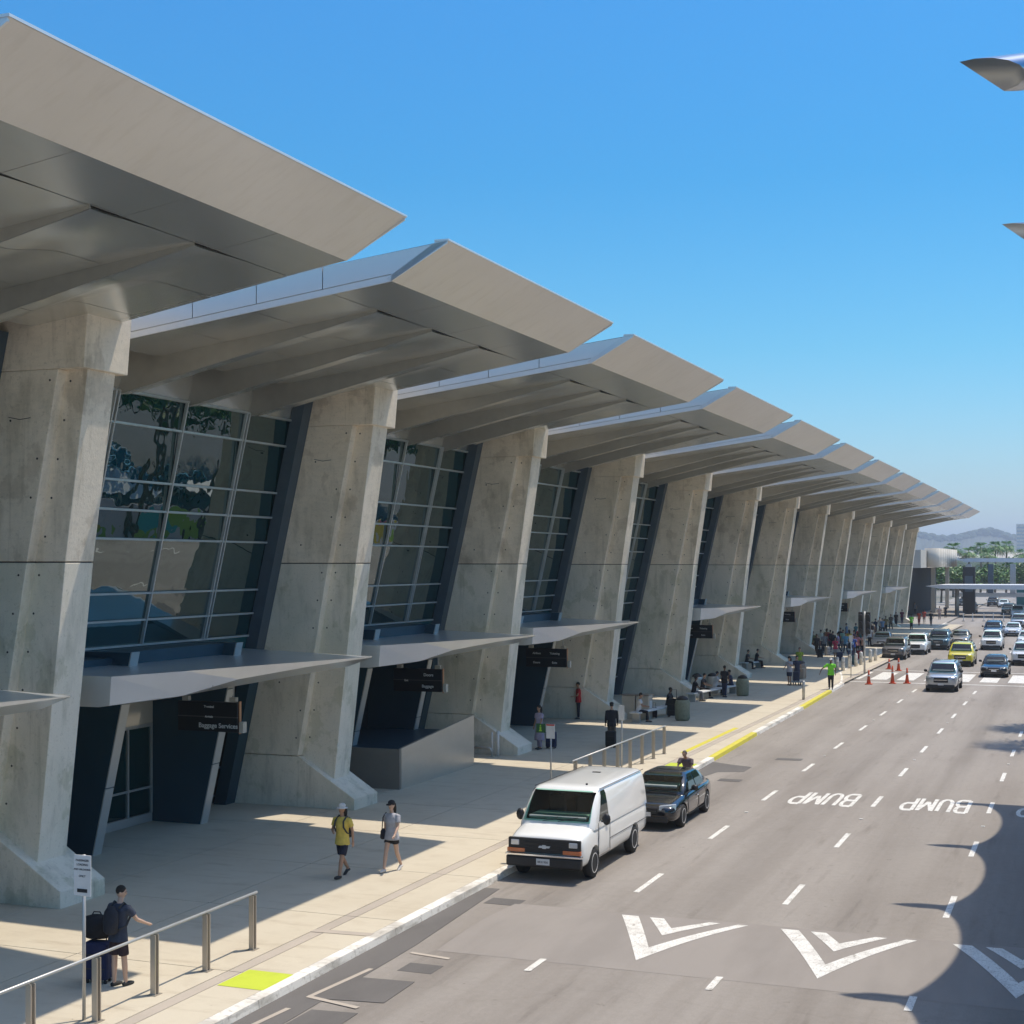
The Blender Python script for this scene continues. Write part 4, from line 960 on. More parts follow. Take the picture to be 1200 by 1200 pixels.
# ------------------------------------------------------------ vehicles (front towards -y)
def body_ring(y, w, zb, zt, crown=.02):
    h = zt-zb
    half = [(.0, zb), (.62*w, zb), (.93*w, zb+.05), (w*.995, zb+.22*h), (w, zb+.52*h), (.985*w, zt-.22*h), (.93*w, zt-.05), (.80*w, zt), (.0, zt+crown)]
    return [(x, y, z) for x, z in half]+[(-x, y, z) for x, z in half[-2:0:-1]]
def make_vehicle(kind, st, wheels, wr, cab, W_, glassk='car_glass', side_w=None, rear=True):
    """st: stations (y, halfwidth, zb, zt); wheels: (front y, rear y); cab: z0, yf0, yr0, w0, z1, yf1, yr1, w1"""
    v = empty(kind)
    m = MB(); m.rings([body_ring(*s_) for s_ in st]); body = link('body', m.mesh('body', [PAINT['white']], True), v)
    sb = body.modifiers.new('s', 'SUBSURF'); sb.levels = 1; sb.render_levels = 1
    apply(body)
    cm = MB()
    for y in wheels:
        for s_ in (-1, 1): cm.tube([(s_*(W_-.30), y, wr), (s_*(W_+.3), y, wr)], wr+.065, 20)
    cut = link('cut', cm.mesh('cut', M['black'])); bo = body.modifiers.new('b', 'BOOLEAN'); bo.object = cut; bo.operation = 'DIFFERENCE'; bo.solver = 'EXACT'
    apply(body); bpy.data.objects.remove(cut)
    body.data.polygons.foreach_set('use_smooth', [True]*len(body.data.polygons))
    try:
        for e_ in body.data.edges: pass
        body.data.set_sharp_from_angle(angle=R(40))
    except Exception: pass
    z0, yf0, yr0, w0, z1, yf1, yr1, w1 = cab
    def ring(z, yf, yr, w, r=.20 if kind == 'van' else .13):
        pts = []
        for cx, cy, a0 in ((w-r, yr-r, 0), (-w+r, yr-r, 90), (-w+r, yf+r, 180), (w-r, yf+r, 270)):
            for k in range(4): a = R(a0+30*k); pts.append((cx+r*math.cos(a), cy+r*math.sin(a), z))
        return pts
    zz = z1-z0
    bu = .03 if kind == 'van' else .012
    rg = [ring(z0-.12, yf0-.05, yr0+.03, w0), ring(z0, yf0, yr0, w0), ring(z0+zz*.5, (yf0+yf1)/2-.01, (yr0+yr1)/2+.02, (w0+w1)/2+bu), ring(z0+zz*.78, yf0+(yf1-yf0)*.78-.01, yr0+(yr1-yr0)*.78+.02, w0+(w1-w0)*.78+bu), ring(z1-.05, yf1, yr1, w1), ring(z1-.015, yf1+.05, yr1-.04, w1-.05), ring(z1+.008, yf1+.14, yr1-.12, w1-.14), ring(z1+.03, yf1+.4, yr1-.4, w1-.36)]
    m = MB(); m.rings(rg); m.obj('cabin', [PAINT['white']], v, smooth=True); 
    def lerp(a, b, t): return a+(b-a)*t
    def wy(t): return lerp(yf0, yf1, t)
    def ww(t): return lerp(w0, w1, t)+bu*max(0, min(1, t/.5, (.95-t)/.17))
    def ry(t): return lerp(yr0, yr1, t)
    m = MB(); n = 6; rows = []
    for j in range(5):
        t = .06+.86*j/4
        rows.append([((i/n*2-1)*(ww(t)-.10), wy(t)-.022-.02*(1-(i/n*2-1)**2)-.01*(1-abs(2*t-1)), z0+zz*t) for i in range(n+1)])
    base = []
    for r_ in rows: base += r_
    m.add(base, [(j*(n+1)+i, j*(n+1)+i+1, (j+1)*(n+1)+i+1, (j+1)*(n+1)+i) for j in range(4) for i in range(n)])
    m.obj('windscreen', M['screen_glass'], v, smooth=True)
    for s_ in (-1, 1):
        mm = MB(); P2 = [(s_*.05-.3*(s_ < 0)+.0, wy(.06)-.05, z0+zz*.07), (s_*.05+.28*(1 if s_ > 0 else .2), wy(.14)-.055, z0+zz*.15), (s_*.05+.5*(1 if s_ > 0 else .1), wy(.2)-.055, z0+zz*.2)]
        mm.tube(P2, .009, 5); mm.obj('wiper', M['black'], v)
    # hollow the cabin behind the windscreen and furnish it
    cabo = [c for c in v.children if c.name.startswith('cabin')][0]
    cm = MB(); zt_ = z1-.10; zb_ = z0+.08; wi = w1-.04
    def fy(z): return yf0+(yf1-yf0)*(z-z0)/zz
    pr_ = [(fy(zb_)-.15, zb_), (yr1-.35, zb_), (yr1-.35, zt_), (fy(zt_)-.15, zt_)]
    n4 = 4; cm.v = [(-wi-.02, y, z) for y, z in pr_]+[(wi+.02, y, z) for y, z in pr_]; cm.f = [(0, 1, 2, 3), (7, 6, 5, 4)]+[(i, 4+i, 4+(i+1) % 4, (i+1) % 4) for i in range(4)]; cm.mi = [0]*6
    cut = link('cut', cm.mesh('cut', M['interior'])); cabo.data.materials.append(M['interior'])
    bo = cabo.modifiers.new('b', 'BOOLEAN'); bo.object = cut; bo.operation = 'DIFFERENCE'; bo.solver = 'EXACT'
    try: bo.material_mode = 'TRANSFER'
    except Exception: pass
    apply(cabo); bpy.data.objects.remove(cut)
    cabo.data.polygons.foreach_set('use_smooth', [True]*len(cabo.data.polygons))
    try: cabo.data.set_sharp_from_angle(angle=R(38))
    except Exception: pass
    m = MB(); m.box(-wi+.04, wi-.04, fy(zb_)+.02, fy(zb_)+.8, zb_+.005, zb_+.1); m.obj('dashboard', M['dash'], v, bevel=.03)
    for s_ in (-1, 1):
        ys_ = fy(zb_)+1.05
        m = MB(); m.box(s_*.36-.22, s_*.36+.22, ys_, ys_+.12, zb_+.01, zb_+.36*zz/.5*.8); m.box(s_*.36-.11, s_*.36+.11, ys_+.01, ys_+.1, zb_+.38*zz/.5*.8, zb_+.36*zz/.5*.8+.16); m.obj('seat_back', M['interior'], v, bevel=.03)
    if rear:
        m = MB(); rows = [[((i/n*2-1)*(ww(t)-.12), ry(t)+.02+.012, z0+zz*t) for i in range(n+1)] for t in (.1, .5, .9)]; base = []
        for r_ in rows: base += r_
        m.add(base, [(j*(n+1)+i, j*(n+1)+i+1, (j+1)*(n+1)+i+1, (j+1)*(n+1)+i) for j in range(2) for i in range(n)]); m.obj('rear_window', M['car_glass'], v, smooth=True)
    for s_ in (-1, 1):
        for (a0, b0, a1, b1) in side_w:      # lower y0,y1 and upper y0,y1
            m = MB(); P_ = []
            for t in (.07, .5, .78, .9):
                ya, yb = a0+(a1-a0)*t, b0+(b1-b0)*t
                x = s_*(ww(t)+.010); P_ += [(x, ya, z0+zz*t), (x, yb, z0+zz*t)]
            m.add(P_, [(0, 1, 3, 2), (2, 3, 5, 4), (4, 5, 7, 6)]); m.obj('side_window', M['car_glass'], v)
        m = MB(); ym = side_w[0][0]+.12
        m.ellipsoid((s_*(w0+.16), ym, z0+.10), (.11, .08, .09 if kind != 'van' else .15), 10, 6); m.box(s_*(w0+.08)-.05, s_*(w0+.08)+.05, ym-.02, ym+.03, z0+.02, z0+.06)
        m.obj('wing_mirror', M['black'], v, smooth=True)
    for y in wheels:
        for s_ in (-1, 1):
            w_ = empty('wheel', (s_*(W_-.12), y, wr), parent=v)
            m = MB(); m.rings([[(x_, r_*math.cos(2*math.pi*j/22), r_*math.sin(2*math.pi*j/22)) for j in range(22)] for x_, r_ in ((-.1, wr*.62), (-.11, wr*.9), (-.08, wr), (.08, wr), (.11, wr*.93), (.11, wr*.66))])
            m.obj('tyre', M['tyre'], w_, smooth=True)
            m = MB(); m.tube([(s_*.06, 0, 0), (s_*.075, 0, 0)], wr*.62, 22)
            m.obj('rim_back', M['galv'], w_)
            m = MB()
            for k in range(7):
                a = 2*math.pi*k/7; c_, sn = math.cos(a), math.sin(a); t_ = .085
                m.hexa([(s_*.08, c_*.04-sn*t_, sn*.04+c_*t_), (s_*.08, c_*.04+sn*t_, sn*.04-c_*t_), (s_*.08, c_*wr*.64+sn*t_*.6, sn*wr*.64-c_*t_*.6), (s_*.08, c_*wr*.64-sn*t_*.6, sn*wr*.64+c_*t_*.6)],
                       [(s_*.105, c_*.04-sn*t_, sn*.04+c_*t_), (s_*.105, c_*.04+sn*t_, sn*.04-c_*t_), (s_*.105, c_*wr*.64+sn*t_*.6, sn*wr*.64-c_*t_*.6), (s_*.105, c_*wr*.64-sn*t_*.6, sn*wr*.64+c_*t_*.6)])
            m.rings([[(x_, r_*math.cos(2*math.pi*j/22), r_*math.sin(2*math.pi*j/22)) for j in range(22)] for x_, r_ in ((s_*.075, wr*.67), (s_*.115, wr*.67), (s_*.115, wr*.61), (s_*.075, wr*.60))], cap=False)
            m.obj('rim', M['rim'], w_)
    return v
def front_bits(v, yF, W_, zh, grille, kind):
    """headlights, grille, lower intake, plate; yF: front face y"""
    gz0, gz1, gw = grille
    m = MB(); m.box(-gw, gw, yF-.012, yF+.05, gz0, gz1); m.obj('grille', M['black'], v, bevel=.01)
    m = MB(); m.box(-gw*.9, gw*.9, yF-.02, yF, (gz0+gz1)/2-.015, (gz0+gz1)/2+.015); m.obj('grille_bar', M['chrome'], v)
    for s_ in (-1, 1):
        m = MB(); m.hexa([(s_*(gw+.05), yF-.01, zh-.06), (s_*(W_*.93), yF+.24, zh-.07), (s_*(W_*.90), yF+.3, zh-.07), (s_*(gw+.05), yF+.1, zh-.06)], [(s_*(gw+.05), yF+.0, zh+.06), (s_*(W_*.93), yF+.26, zh+.09), (s_*(W_*.90), yF+.34, zh+.1), (s_*(gw+.05), yF+.15, zh+.07)])
        m.obj('headlight', M['lens'], v, bevel=.008)
    m = MB(); m.box(-W_*.72, W_*.72, yF-.03, yF+.1, .25, .40); m.obj('lower_intake', M['black'], v, bevel=.02)
    m = MB(); m.box(-.17, .17, yF-.05, yF-.035, .42, .54); m.obj('licence_plate', M['white_sign'], v)
def seams(v, W_, segs):
    m = MB()
    for (y0, z0, y1, z1) in segs:
        for s_ in (-1, 1): m.tube([(s_*(W_+.001), y0, z0), (s_*(W_+.001), y1, z1)], .007, 4)
    m.obj('door_seams', M['seam'], v)
    for (y0, z0, y1, z1) in segs[1:2]:
        for s_ in (-1, 1):
            mm = MB(); mm.box(s_*(W_+.012)-.015, s_*(W_+.012)+.015, y0-.28, y0-.12, max(z0, z1)-.16, max(z0, z1)-.13); mm.obj('door_handle', M['chrome' if W_ < 1 else 'black'], v)
# van
van = make_vehicle('van', [(-2.86, .84, .42, 1.03), (-2.80, .94, .34, 1.09), (-2.55, .99, .30, 1.16), (-2.0, 1.0, .30, 1.27), (-1.6, 1.0, .30, 1.32), (0, 1.0, .30, 1.34), (2.0, 1.0, .32, 1.34), (2.75, .99, .36, 1.34), (2.84, .95, .45, 1.32)],
                   (-1.95, 1.5), .37, (1.28, -2.02, 2.83, .985, 2.1, -1.28, 2.72, .84), 1.0, 'wind', [(-1.62, -.80, -1.12, -.85)], rear=False)
m = MB(); m.box(-.93, .93, -2.90, -2.80, .69, 1.05); m.obj('grille', M['black'], van, bevel=.02)
m = MB(); m.box(-.5, .5, -2.915, -2.9, .765, .79); m.box(-.5, .5, -2.915, -2.9, .945, .96); m.box(-.55, .55, -2.912, -2.9, .85, .87); m.obj('grille_bars', M['black'], van)
m = MB(); m.hexa([(-.14, -2.93, .835), (.14, -2.93, .835), (.14, -2.91, .835), (-.14, -2.91, .835)], [(-.11, -2.93, .885), (.17, -2.93, .885), (.17, -2.91, .885), (-.11, -2.91, .885)]); m.box(-.035, .055, -2.932, -2.909, .815, .905); m.obj('bow_tie_badge', M['white_sign'], van)
for s_ in (-1, 1):
    m = MB(); m.box(s_*.75-.11, s_*.75+.11, -2.92, -2.88, .87, 1.0); m.obj('headlight', M['lens'], van, bevel=.02)
    m = MB(); m.box(s_*.72-.23, s_*.72+.23, -2.925, -2.85, .70, .80); m.obj('indicator', M['amber'], van, bevel=.01)
m = MB(); m.box(-.97, .97, -2.97, -2.8, .36, .62); m.obj('bumper', M['black'], van, bevel=.04)
m = MB(); m.box(-.98, .98, -2.985, -2.82, .63, .68); m.obj('bumper_strip', M['chrome'], van, bevel=.01)
m = MB(); m.box(-.17, .17, -2.985, -2.972, .43, .58); m.obj('licence_plate', M['white_sign'], van)
q_ = link('plate_lettering', text_mesh('8R31906', .075, M['black'], .001), van, (0, -2.988, .5)); q_.rotation_euler = (R(90), 0, 0)
seams(van, 1.0, [(-1.68, .5, -1.68, 1.3), (-.74, .5, -.74, 1.32), (-1.68, .48, -.74, .48)])
m = MB()
for s_ in (-1, 1): m.tube([(s_*.86, -1.2, 2.07), (s_*.865, 2.7, 2.07)], .01, 4); m.tube([(s_*1.003, -.7, .78), (s_*1.003, 2.7, .78)], .008, 4)
m.obj('gutter', M['seam'], van)
m = MB(); m.box(-.11, .11, 1.2, 1.3, 2.12, 2.145); m.tube([(.45, -.95, 2.1), (.45, -.95, 2.16)], .03, 6); m.obj('roof_markers', M['black'], van)
m = MB(); m.box(-.28, -.02, -1.93, -1.8, 1.36, 1.37); m.obj('dashboard_paper', M['white_sign'], van)
van.location = (-12.38, 37.0, 0); tag(van, 'white panel van parked at the kerb in front, with black grille', 'van')
# saloon
sedan_st = [(-2.38, .62, .32, .62), (-2.33, .80, .24, .68), (-2.1, .88, .2, .76), (-1.5, .91, .2, .86), (-.9, .92, .2, .93), (.2, .92, .2, .95), (1.2, .92, .2, .97), (1.9, .90, .24, .99), (2.3, .82, .3, .96), (2.37, .70, .4, .88)]
sed = make_vehicle('sedan', sedan_st, (-1.45, 1.4), .33, (.93, -1.05, 1.85, .83, 1.43, -.25, 1.05, .62), .92, 'car', [(-.62, .28, -.12, .22), (.36, 1.28, .30, .88)])
front_bits(sed, -2.385, .92, .66, (.48, .66, .36), 'sedan')
seams(sed, .921, [(-.95, .32, -.95, .85), (.3, .32, .3, .88), (1.25, .5, 1.25, .9), (-.95, .3, 1.0, .3)])
# suv
suv_st = [(-2.33, .66, .38, .86), (-2.28, .86, .3, .93), (-2.0, .93, .26, 1.02), (-1.4, .95, .26, 1.08), (-.8, .95, .26, 1.1), (1.2, .95, .26, 1.12), (2.0, .94, .3, 1.12), (2.28, .88, .36, 1.08), (2.33, .8, .46, 1.0)]
suv = make_vehicle('suv', suv_st, (-1.42, 1.36), .37, (1.08, -1.15, 2.28, .90, 1.72, -.45, 2.0, .70), .95, 'car', [(-.7, .2, -.35, .15), (.3, 1.1, .25, 1.1), (1.25, 1.95, 1.25, 1.75)])
front_bits(suv, -2.335, .95, .86, (.58, .88, .42), 'suv')
m = MB()
for s_ in (-1, 1): m.tube([(s_*.62, -.3, 1.76), (s_*.62, 1.8, 1.78)], .025, 6)
m.obj('roof_rail', M['black'], suv); m = MB(); m.box(-.8, .8, -2.37, -2.25, .24, .45); m.obj('bumper', M['black'], suv, bevel=.03)
seams(suv, .951, [(-.85, .4, -.85, 1.02), (.22, .4, .22, 1.04), (1.15, .5, 1.15, 1.05)])
def repaint(o, col, metal=None):
    for c in [o]+list(o.children):
        if c.type == 'MESH' and c.name.split('.')[0] in ('body', 'cabin', 'door'):
            c.material_slots[0].link = 'OBJECT'; c.material_slots[0].material = PAINT[col]
def car(kind, u_x, y, col, label, rz=0, name=None):
    src = {'sedan': sed, 'suv': suv}[kind]
    if src.get('label') is None: o = src
    else: o = copy_tree(src)
    o.name = name or ('parked_car' if kind == 'sedan' else 'parked_suv'); o.location = (u_x, y, 0); o.rotation_euler = (0, 0, rz)
    tag(o, label, 'car'); repaint(o, col); return o
car('sedan', -12.05, 44.2, 'black', 'black saloon parked directly behind the white van')
car('suv', -8.38, 95.2, 'silver', 'silver four wheel drive coming out of the crossing, nearest moving car', name='moving_suv')
car('suv', -9.1, 118.5, 'yellow', 'yellow taxi behind the silver four wheel drive', name='taxi')
car('sedan', -6.1, 108.2, 'black', 'black saloon on the right, standing over the crossing', name='moving_car')
car('suv', -14.75, 124.8, 'grey', 'dark grey people carrier parked at the kerb beyond the crossing')
car('suv', -13.85, 132.3, 'white', 'white car standing just behind the dark grey people carrier')
t_ = car('suv', -12.7, 140.3, 'teal', 'teal blue car standing with its side door open')
m = MB(); m.hexa([(-1.75, -.75, .45), (-1.0, -.85, .45), (-1.0, -.78, .45), (-1.75, -.68, .45)], [(-1.75, -.75, 1.1), (-1.0, -.85, 1.1), (-1.0, -.78, 1.1), (-1.75, -.68, 1.1)]); m.obj('open_door', [PAINT['teal']], t_)
car('sedan', -11.5, 147.6, 'beige', 'champagne coloured car directly behind the yellow taxi', name='moving_car')
car('suv', -8.25, 141.4, 'white', 'white car in the middle lane behind the black saloon', name='moving_car')
car('suv', -9.45, 163.8, 'blue', 'blue car behind the white car in the middle lane', name='moving_suv')
car('sedan', -7.7, 168.2, 'pearl', 'pale car right of the blue car', name='moving_car')
car('suv', -4.7, 121.2, 'pearl', 'pale car at the right edge, beside the black saloon', name='moving_suv')
car('sedan', -5.5, 148.2, 'white', 'white car roof at the right edge, behind the pale one', name='moving_car')
car('suv', -8.0, 189.4, 'silver', 'silver car farther up the right hand lanes', name='moving_suv')
car('suv', -9.7, 225.9, 'white', 'white car just below the far white canopy at the right', name='moving_suv')
car('suv', -17.4, 242.4, 'red', 'dark red car coming from under the far canopies', name='moving_suv')
car('sedan', -21.3, 279, 'black', 'black car left of the dark red car, under the far canopy', name='moving_car')
car('suv', -16.3, 281, 'black', 'small dark car beyond the dark pillar', name='moving_suv')
car('sedan', -14.2, 276, 'white', 'white car in front of the teal screened fence', name='moving_car')
car('suv', -11.5, 236, 'teal', 'dark teal car left of the white car below the canopy', name='moving_suv')
car('sedan', -17.9, 141, 'silver', 'silver car pulled in at the far kerb behind the crowd', R(3))
van.name = 'panel_van'
for i, (x, y, c_) in enumerate([(14, 66, 'white'), (14.3, 72, 'silver'), (13.8, 78.5, 'red'), (14.1, 85, 'white'), (19, 69, 'grey'), (19.2, 76, 'pearl'), (18.8, 83, 'blue'), (19.1, 90, 'white'), (24, 80, 'silver'), (24, 88, 'beige'), (23.7, 96, 'white'), (14.2, 93, 'beige')]):
    o_ = car('suv' if i % 2 else 'sedan', x, y, c_, '%s car, %s in the %s row of the car park beyond the hoarding' % (c_, ['first', 'second', 'third', 'fourth', 'first', 'second', 'third', 'fourth', 'first', 'second', 'third', 'fifth'][i], ['near', 'middle', 'far'][(x > 17)+(x > 22)]), R(90)); o_.location.z = .14

# ------------------------------------------------------------ people
SK = dict(tan=simple('tan skin', (.42, .24, .15), .6), fair=simple('fair skin', (.55, .36, .26), .6), brown=simple('brown skin', (.16, .085, .05), .6))
CL = {}
def cloth(c):
    k = tuple(c)
    if k not in CL: CL[k] = simple('cloth %d' % len(CL), c, .85, var=.16, scale=9, bump=.9, bscale=11)
    return CL[k]
def remesh(mb, name, mat, parent, vox, sub=True):
    o = link(name, mb.mesh(name, mat, True), parent)
    rm = o.modifiers.new('r', 'REMESH'); rm.mode = 'VOXEL'; rm.voxel_size = vox; rm.use_smooth_shade = True
    sm = o.modifiers.new('s', 'SMOOTH'); sm.factor = .5; sm.iterations = 3
    apply(o); return o
def limb(p0, ang, L, x_out=0):
    return Vector((p0[0]+x_out*L, p0[1]+math.sin(ang)*L, p0[2]-math.cos(ang)*L))
def make_person(pose, vox=.016, fem=False, shorts=True, sleeves=True, hair='short', detail=True, hat=None, skin='tan', shirt=(.6, .5, .1), pants=(.02, .02, .04), shoe=(.05, .05, .05), haircol=(.02, .015, .01), bag=None, skirt=False):
    """faces +y. pose: dict with thigh/knee angles (deg), arm/elbow angles, lean, sit"""
    o = empty('person')
    th = pose.get('th', (0, 0)); kn = pose.get('kn', (0, 0)); ar = pose.get('ar', (5, 5)); el = pose.get('el', (10, 10)); out = pose.get('out', (.15, .15)); lean = R(pose.get('lean', 0))
    hz_ = pose.get('hip', .93)
    hips = Vector((0, 0, hz_)); up = Vector((0, math.sin(lean), math.cos(lean)))
    def T_(x, f, h):  # torso space: x side, f forward, h height above hips
        fw = Vector((0, math.cos(lean), -math.sin(lean)))
        return hips+Vector((x, 0, 0))+fw*f+up*h
    body = MB(); top = MB(); low = MB(); sh = MB()
    SW = .175 if fem else .20
    legs = []
    for i, s_ in enumerate((-1, 1)):
        h0 = hips+Vector((s_*.09, 0, -.02)); k0 = limb(h0, R(th[i]), .42); a0 = limb(k0, R(th[i]-kn[i]), .41)
        legs.append((h0, k0, a0))
        tw = .078 if not fem else .082
        body.tube([h0+Vector((0, 0, .04)), h0, h0.lerp(k0, .5), k0, k0.lerp(a0, .3), a0.lerp(k0, .25), a0], [.08, tw, tw*.82, .053, .054, .042, .036], 10)
        fa = R(pose.get('foot', (0, 0))[i])
        fdir = Vector((0, math.cos(fa), math.sin(fa)))
        body.tube([a0+Vector((0, -.04, -.03)), a0+Vector((0, .03, -.035)), a0+fdir*.15+Vector((0, 0, -.055))], [.034, .036, .026], 8)
        sh.tube([a0+Vector((0, -.07, -.045)), a0+Vector((0, .02, -.04)), a0+fdir*.13+Vector((0, 0, -.055)), a0+fdir*.2+Vector((0, 0, -.062))], [.036, .046, .042, .024], 8)
        if shorts: low.tube([h0+Vector((0, 0, -.02)), h0.lerp(k0, .45), h0.lerp(k0, pose.get('hem', .82))], [.09, .098, .097], 12)
        else: low.tube([h0+Vector((0, 0, -.02)), h0.lerp(k0, .5), k0, k0.lerp(a0, .5), k0.lerp(a0, .95)], [.098, .088, .075, .066, .062], 12)
    # torso
    def ringt(h, rx, ry, f=0, n=14): return [tuple(T_(rx*math.cos(2*math.pi*j/n), f+ry*math.sin(2*math.pi*j/n), h)) for j in range(n)]
    wst = .125 if fem else .14
    body.rings([ringt(-.08, .13, .10), ringt(.02, .155 if fem else .15, .105), ringt(.2, wst, .095), ringt(.35, .155, .11, .005), ringt(.46, SW*.92, .10), ringt(.52, SW*.7, .075), ringt(.56, .07, .06)])
    body.tube([T_(0, 0, .5), T_(0, .01, .6), T_(0, .015, .65)], [.06, .052, .05], 10)
    top.rings([ringt(-.11, .208, .158), ringt(.05, .18, .14), ringt(.2, wst+.028, .122), ringt(.35, .178, .134, .005), ringt(.46, SW*.92+.02, .12), ringt(.53, SW*.7+.01, .09), ringt(.565, .075, .07)])
    if skirt: low.rings([[tuple(hips+Vector((r_*math.cos(2*math.pi*j/14), r_*.8*math.sin(2*math.pi*j/14), z))) for j in range(14)] for z, r_ in ((.12, .15), (0, .18), (-.35, .22), (-.55, .25))])
    low.rings([[tuple(T_(r_*math.cos(2*math.pi*j/14), r_*.76*math.sin(2*math.pi*j/14), z)) for j in range(14)] for z, r_ in ((-.10, .15), (-.02, .162), (.02, .150))])
    # head
    hp = T_(0, .025, .76); ht = pose.get('head', (0, 0)); hr = Matrix.Rotation(R(ht[0]), 3, 'Z') @ Matrix.Rotation(R(-ht[1]), 3, 'X')
    def Hh(x, y, z): return tuple(hp+hr @ Vector((x, y, z)))
    body.ellipsoid(hp, (.074, .092, .108), 14, 10, hr); body.ellipsoid(Hh(0, .025, -.06), (.05, .06, .055), 10, 8, hr)
    body.ellipsoid(Hh(0, .096, -.01), (.013, .02, .022), 8, 6, hr)
    for s_ in (-1, 1): body.ellipsoid(Hh(s_*.076, 0, -.01), (.010, .02, .03), 8, 6, hr)
    hands = []
    for i, s_ in enumerate((-1, 1)):
        s0 = T_(s_*SW, 0, .50); a_ = R(ar[i])-0; e0 = limb(s0, a_, .28, s_*out[i]); w0 = limb(e0, a_+R(el[i]), .25, s_*out[i]*.3-s_*pose.get('inw', (0, 0))[i]*1.0)
        body.tube([T_(s_*SW*.75, 0, .5), s0, s0.lerp(e0, .5), e0, e0.lerp(w0, .4), w0], [.05, .052, .043, .037, .035, .024], 9)
        if sleeves == 'long': top.tube([T_(s_*SW*.75, 0, .5), s0, s0.lerp(e0, .5), e0, e0.lerp(w0, .92)], [.06, .068, .06, .052, .042], 10)
        elif sleeves: top.tube([T_(s_*SW*.75, 0, .5), s0, s0.lerp(e0, .62)], [.06, .070, .072], 10)
        # hand: palm and five separate fingers
        d = (w0-e0).normalized(); side = Vector((1, 0, 0)); pn = d.cross(side).normalized(); side = pn.cross(d).normalized()
        pc = w0+d*.045
        hand = body
        hand.tube([w0-d*.01, w0+d*.03, w0+d*.085], [.022, .03, .027], 8, ell=1.15)
        curl = pose.get('curl', .5)
        for k, (off, L) in enumerate(((-.028, .07), (-.010, .08), (.009, .076), (.027, .06))):
            b0 = w0+d*.08+pn*0+Vector((0, 1, 0))*off; f1 = b0+d*L*.5; f2 = f1+(d*(1-curl)+Vector((-s_, 0, 0))*curl).normalized()*L*.5
            hand.tube([b0-d*.02, f1, f2], [.0095, .009, .007], 6)
        tb = w0+d*.03+Vector((0, 1, 0))*.028; hand.tube([tb, tb+Vector((-s_*.01, .028, 0))+d*.025, tb+Vector((-s_*.02, .03, 0))+d*.055], [.011, .010, .008], 6)
        hands.append(w0+d*.09)
    remesh(body, 'body', SK[skin], o, vox if not detail else vox*.62)
    remesh(low, 'trousers' if not shorts else 'shorts', cloth(pants), o, vox)
    remesh(top, 'shirt', cloth(shirt), o, vox)
    remesh(sh, 'shoes', cloth(shoe), o, vox*.8)
    # hair
    hm = MB(); hm.ellipsoid(Hh(0, -.014, .025), (.084, .098, .098), 14, 8, hr)
    if hair == 'long': hm.tube([Hh(0, -.06, .04), Hh(0, -.085, -.08), Hh(0, -.09, -.2), Hh(0, -.08, -.33)], [.07, .075, .065, .03], 10, ell=1.3)
    if hair == 'bun': hm.ellipsoid(Hh(0, -.10, .05), (.04, .04, .04), 8, 6)
    remesh(hm, 'hair', cloth(haircol), o, .014)
    if detail:
        for s_ in (-1, 1):
            e_ = MB(); e_.ellipsoid(Hh(s_*.03, .086, .015), (.012, .008, .008), 8, 6, hr); e_.obj('eye', M['black'], o, smooth=True)
        e_ = MB(); e_.ellipsoid(Hh(0, .078, -.062), (.022, .01, .006), 8, 6, hr); e_.obj('mouth', cloth((.3, .1, .09)), o, smooth=True)
    if hat:
        h_ = MB(); h_.ellipsoid(Hh(0, -.005, .06), (.09, .105, .075), 14, 8, hr); 
        if hat[0] == 'cap': h_.tube([Hh(0, .05, .04), Hh(0, .12, .035), Hh(0, .17, .02)], [.012, .014, .01], 10, ell=6)
        else: h_.rings([[Hh(r_*math.cos(2*math.pi*j/18), r_*1.1*math.sin(2*math.pi*j/18), z) for j in range(18)] for r_, z in ((.085, .045), (.145, .02), (.145, .012), (.085, .03))])
        h_.obj('hat', cloth(hat[1]), o, smooth=True)
    if bag == 'backpack':
        b_ = MB(); b_.rings([[tuple(T_(rx*math.cos(2*math.pi*j/12), -.20+ry*math.sin(2*math.pi*j/12), h)) for j in range(12)] for h, rx, ry in ((.03, .08, .06), (.07, .15, .09), (.25, .165, .11), (.42, .15, .09), (.52, .08, .05))])
        b_.obj('backpack', cloth((.02, .022, .03)), o, smooth=True)
        for s_ in (-1, 1):
            b_ = MB(); b_.tube([T_(s_*.1, -.12, .5), T_(s_*.115, -.02, .585), T_(s_*.12, .13, .47), T_(s_*.135, .145, .33), T_(s_*.16, .03, .18), T_(s_*.13, -.14, .12)], .018, 6, ell=1.4); b_.obj('strap', cloth((.05, .05, .05)), o, smooth=True)
    if bag == 'shoulder':
        b_ = MB(); b_.rings([[tuple(T_(.27+rx*math.cos(2*math.pi*j/10), -.04+ry*math.sin(2*math.pi*j/10), h)) for j in range(10)] for h, rx, ry in ((-.12, .03, .08), (-.08, .06, .13), (.08, .055, .12), (.14, .03, .08))]); b_.obj('shoulder_bag', cloth((.02, .02, .025)), o, smooth=True)
        b_ = MB(); b_.tube([T_(.25, -.06, .12), T_(.2, -.07, .45), T_(.17, 0, .56), T_(.2, .1, .45), T_(.26, .05, .12)], .014, 6); b_.obj('strap', cloth((.03, .03, .03)), o, smooth=True)
    o['hand'] = tuple(hands[0]); return o
def seat_down(o, z): o.location.z = z
def put(o, x, y, face, label, z=.15, s=1, group=None):
    o.location = (x, y, z+.098 if False else z); o.rotation_euler = (0, 0, R(face)); o.scale = (s, s, s); tag(o, label, 'person', group)
    if 'hand' in o: del o['hand']
    return o
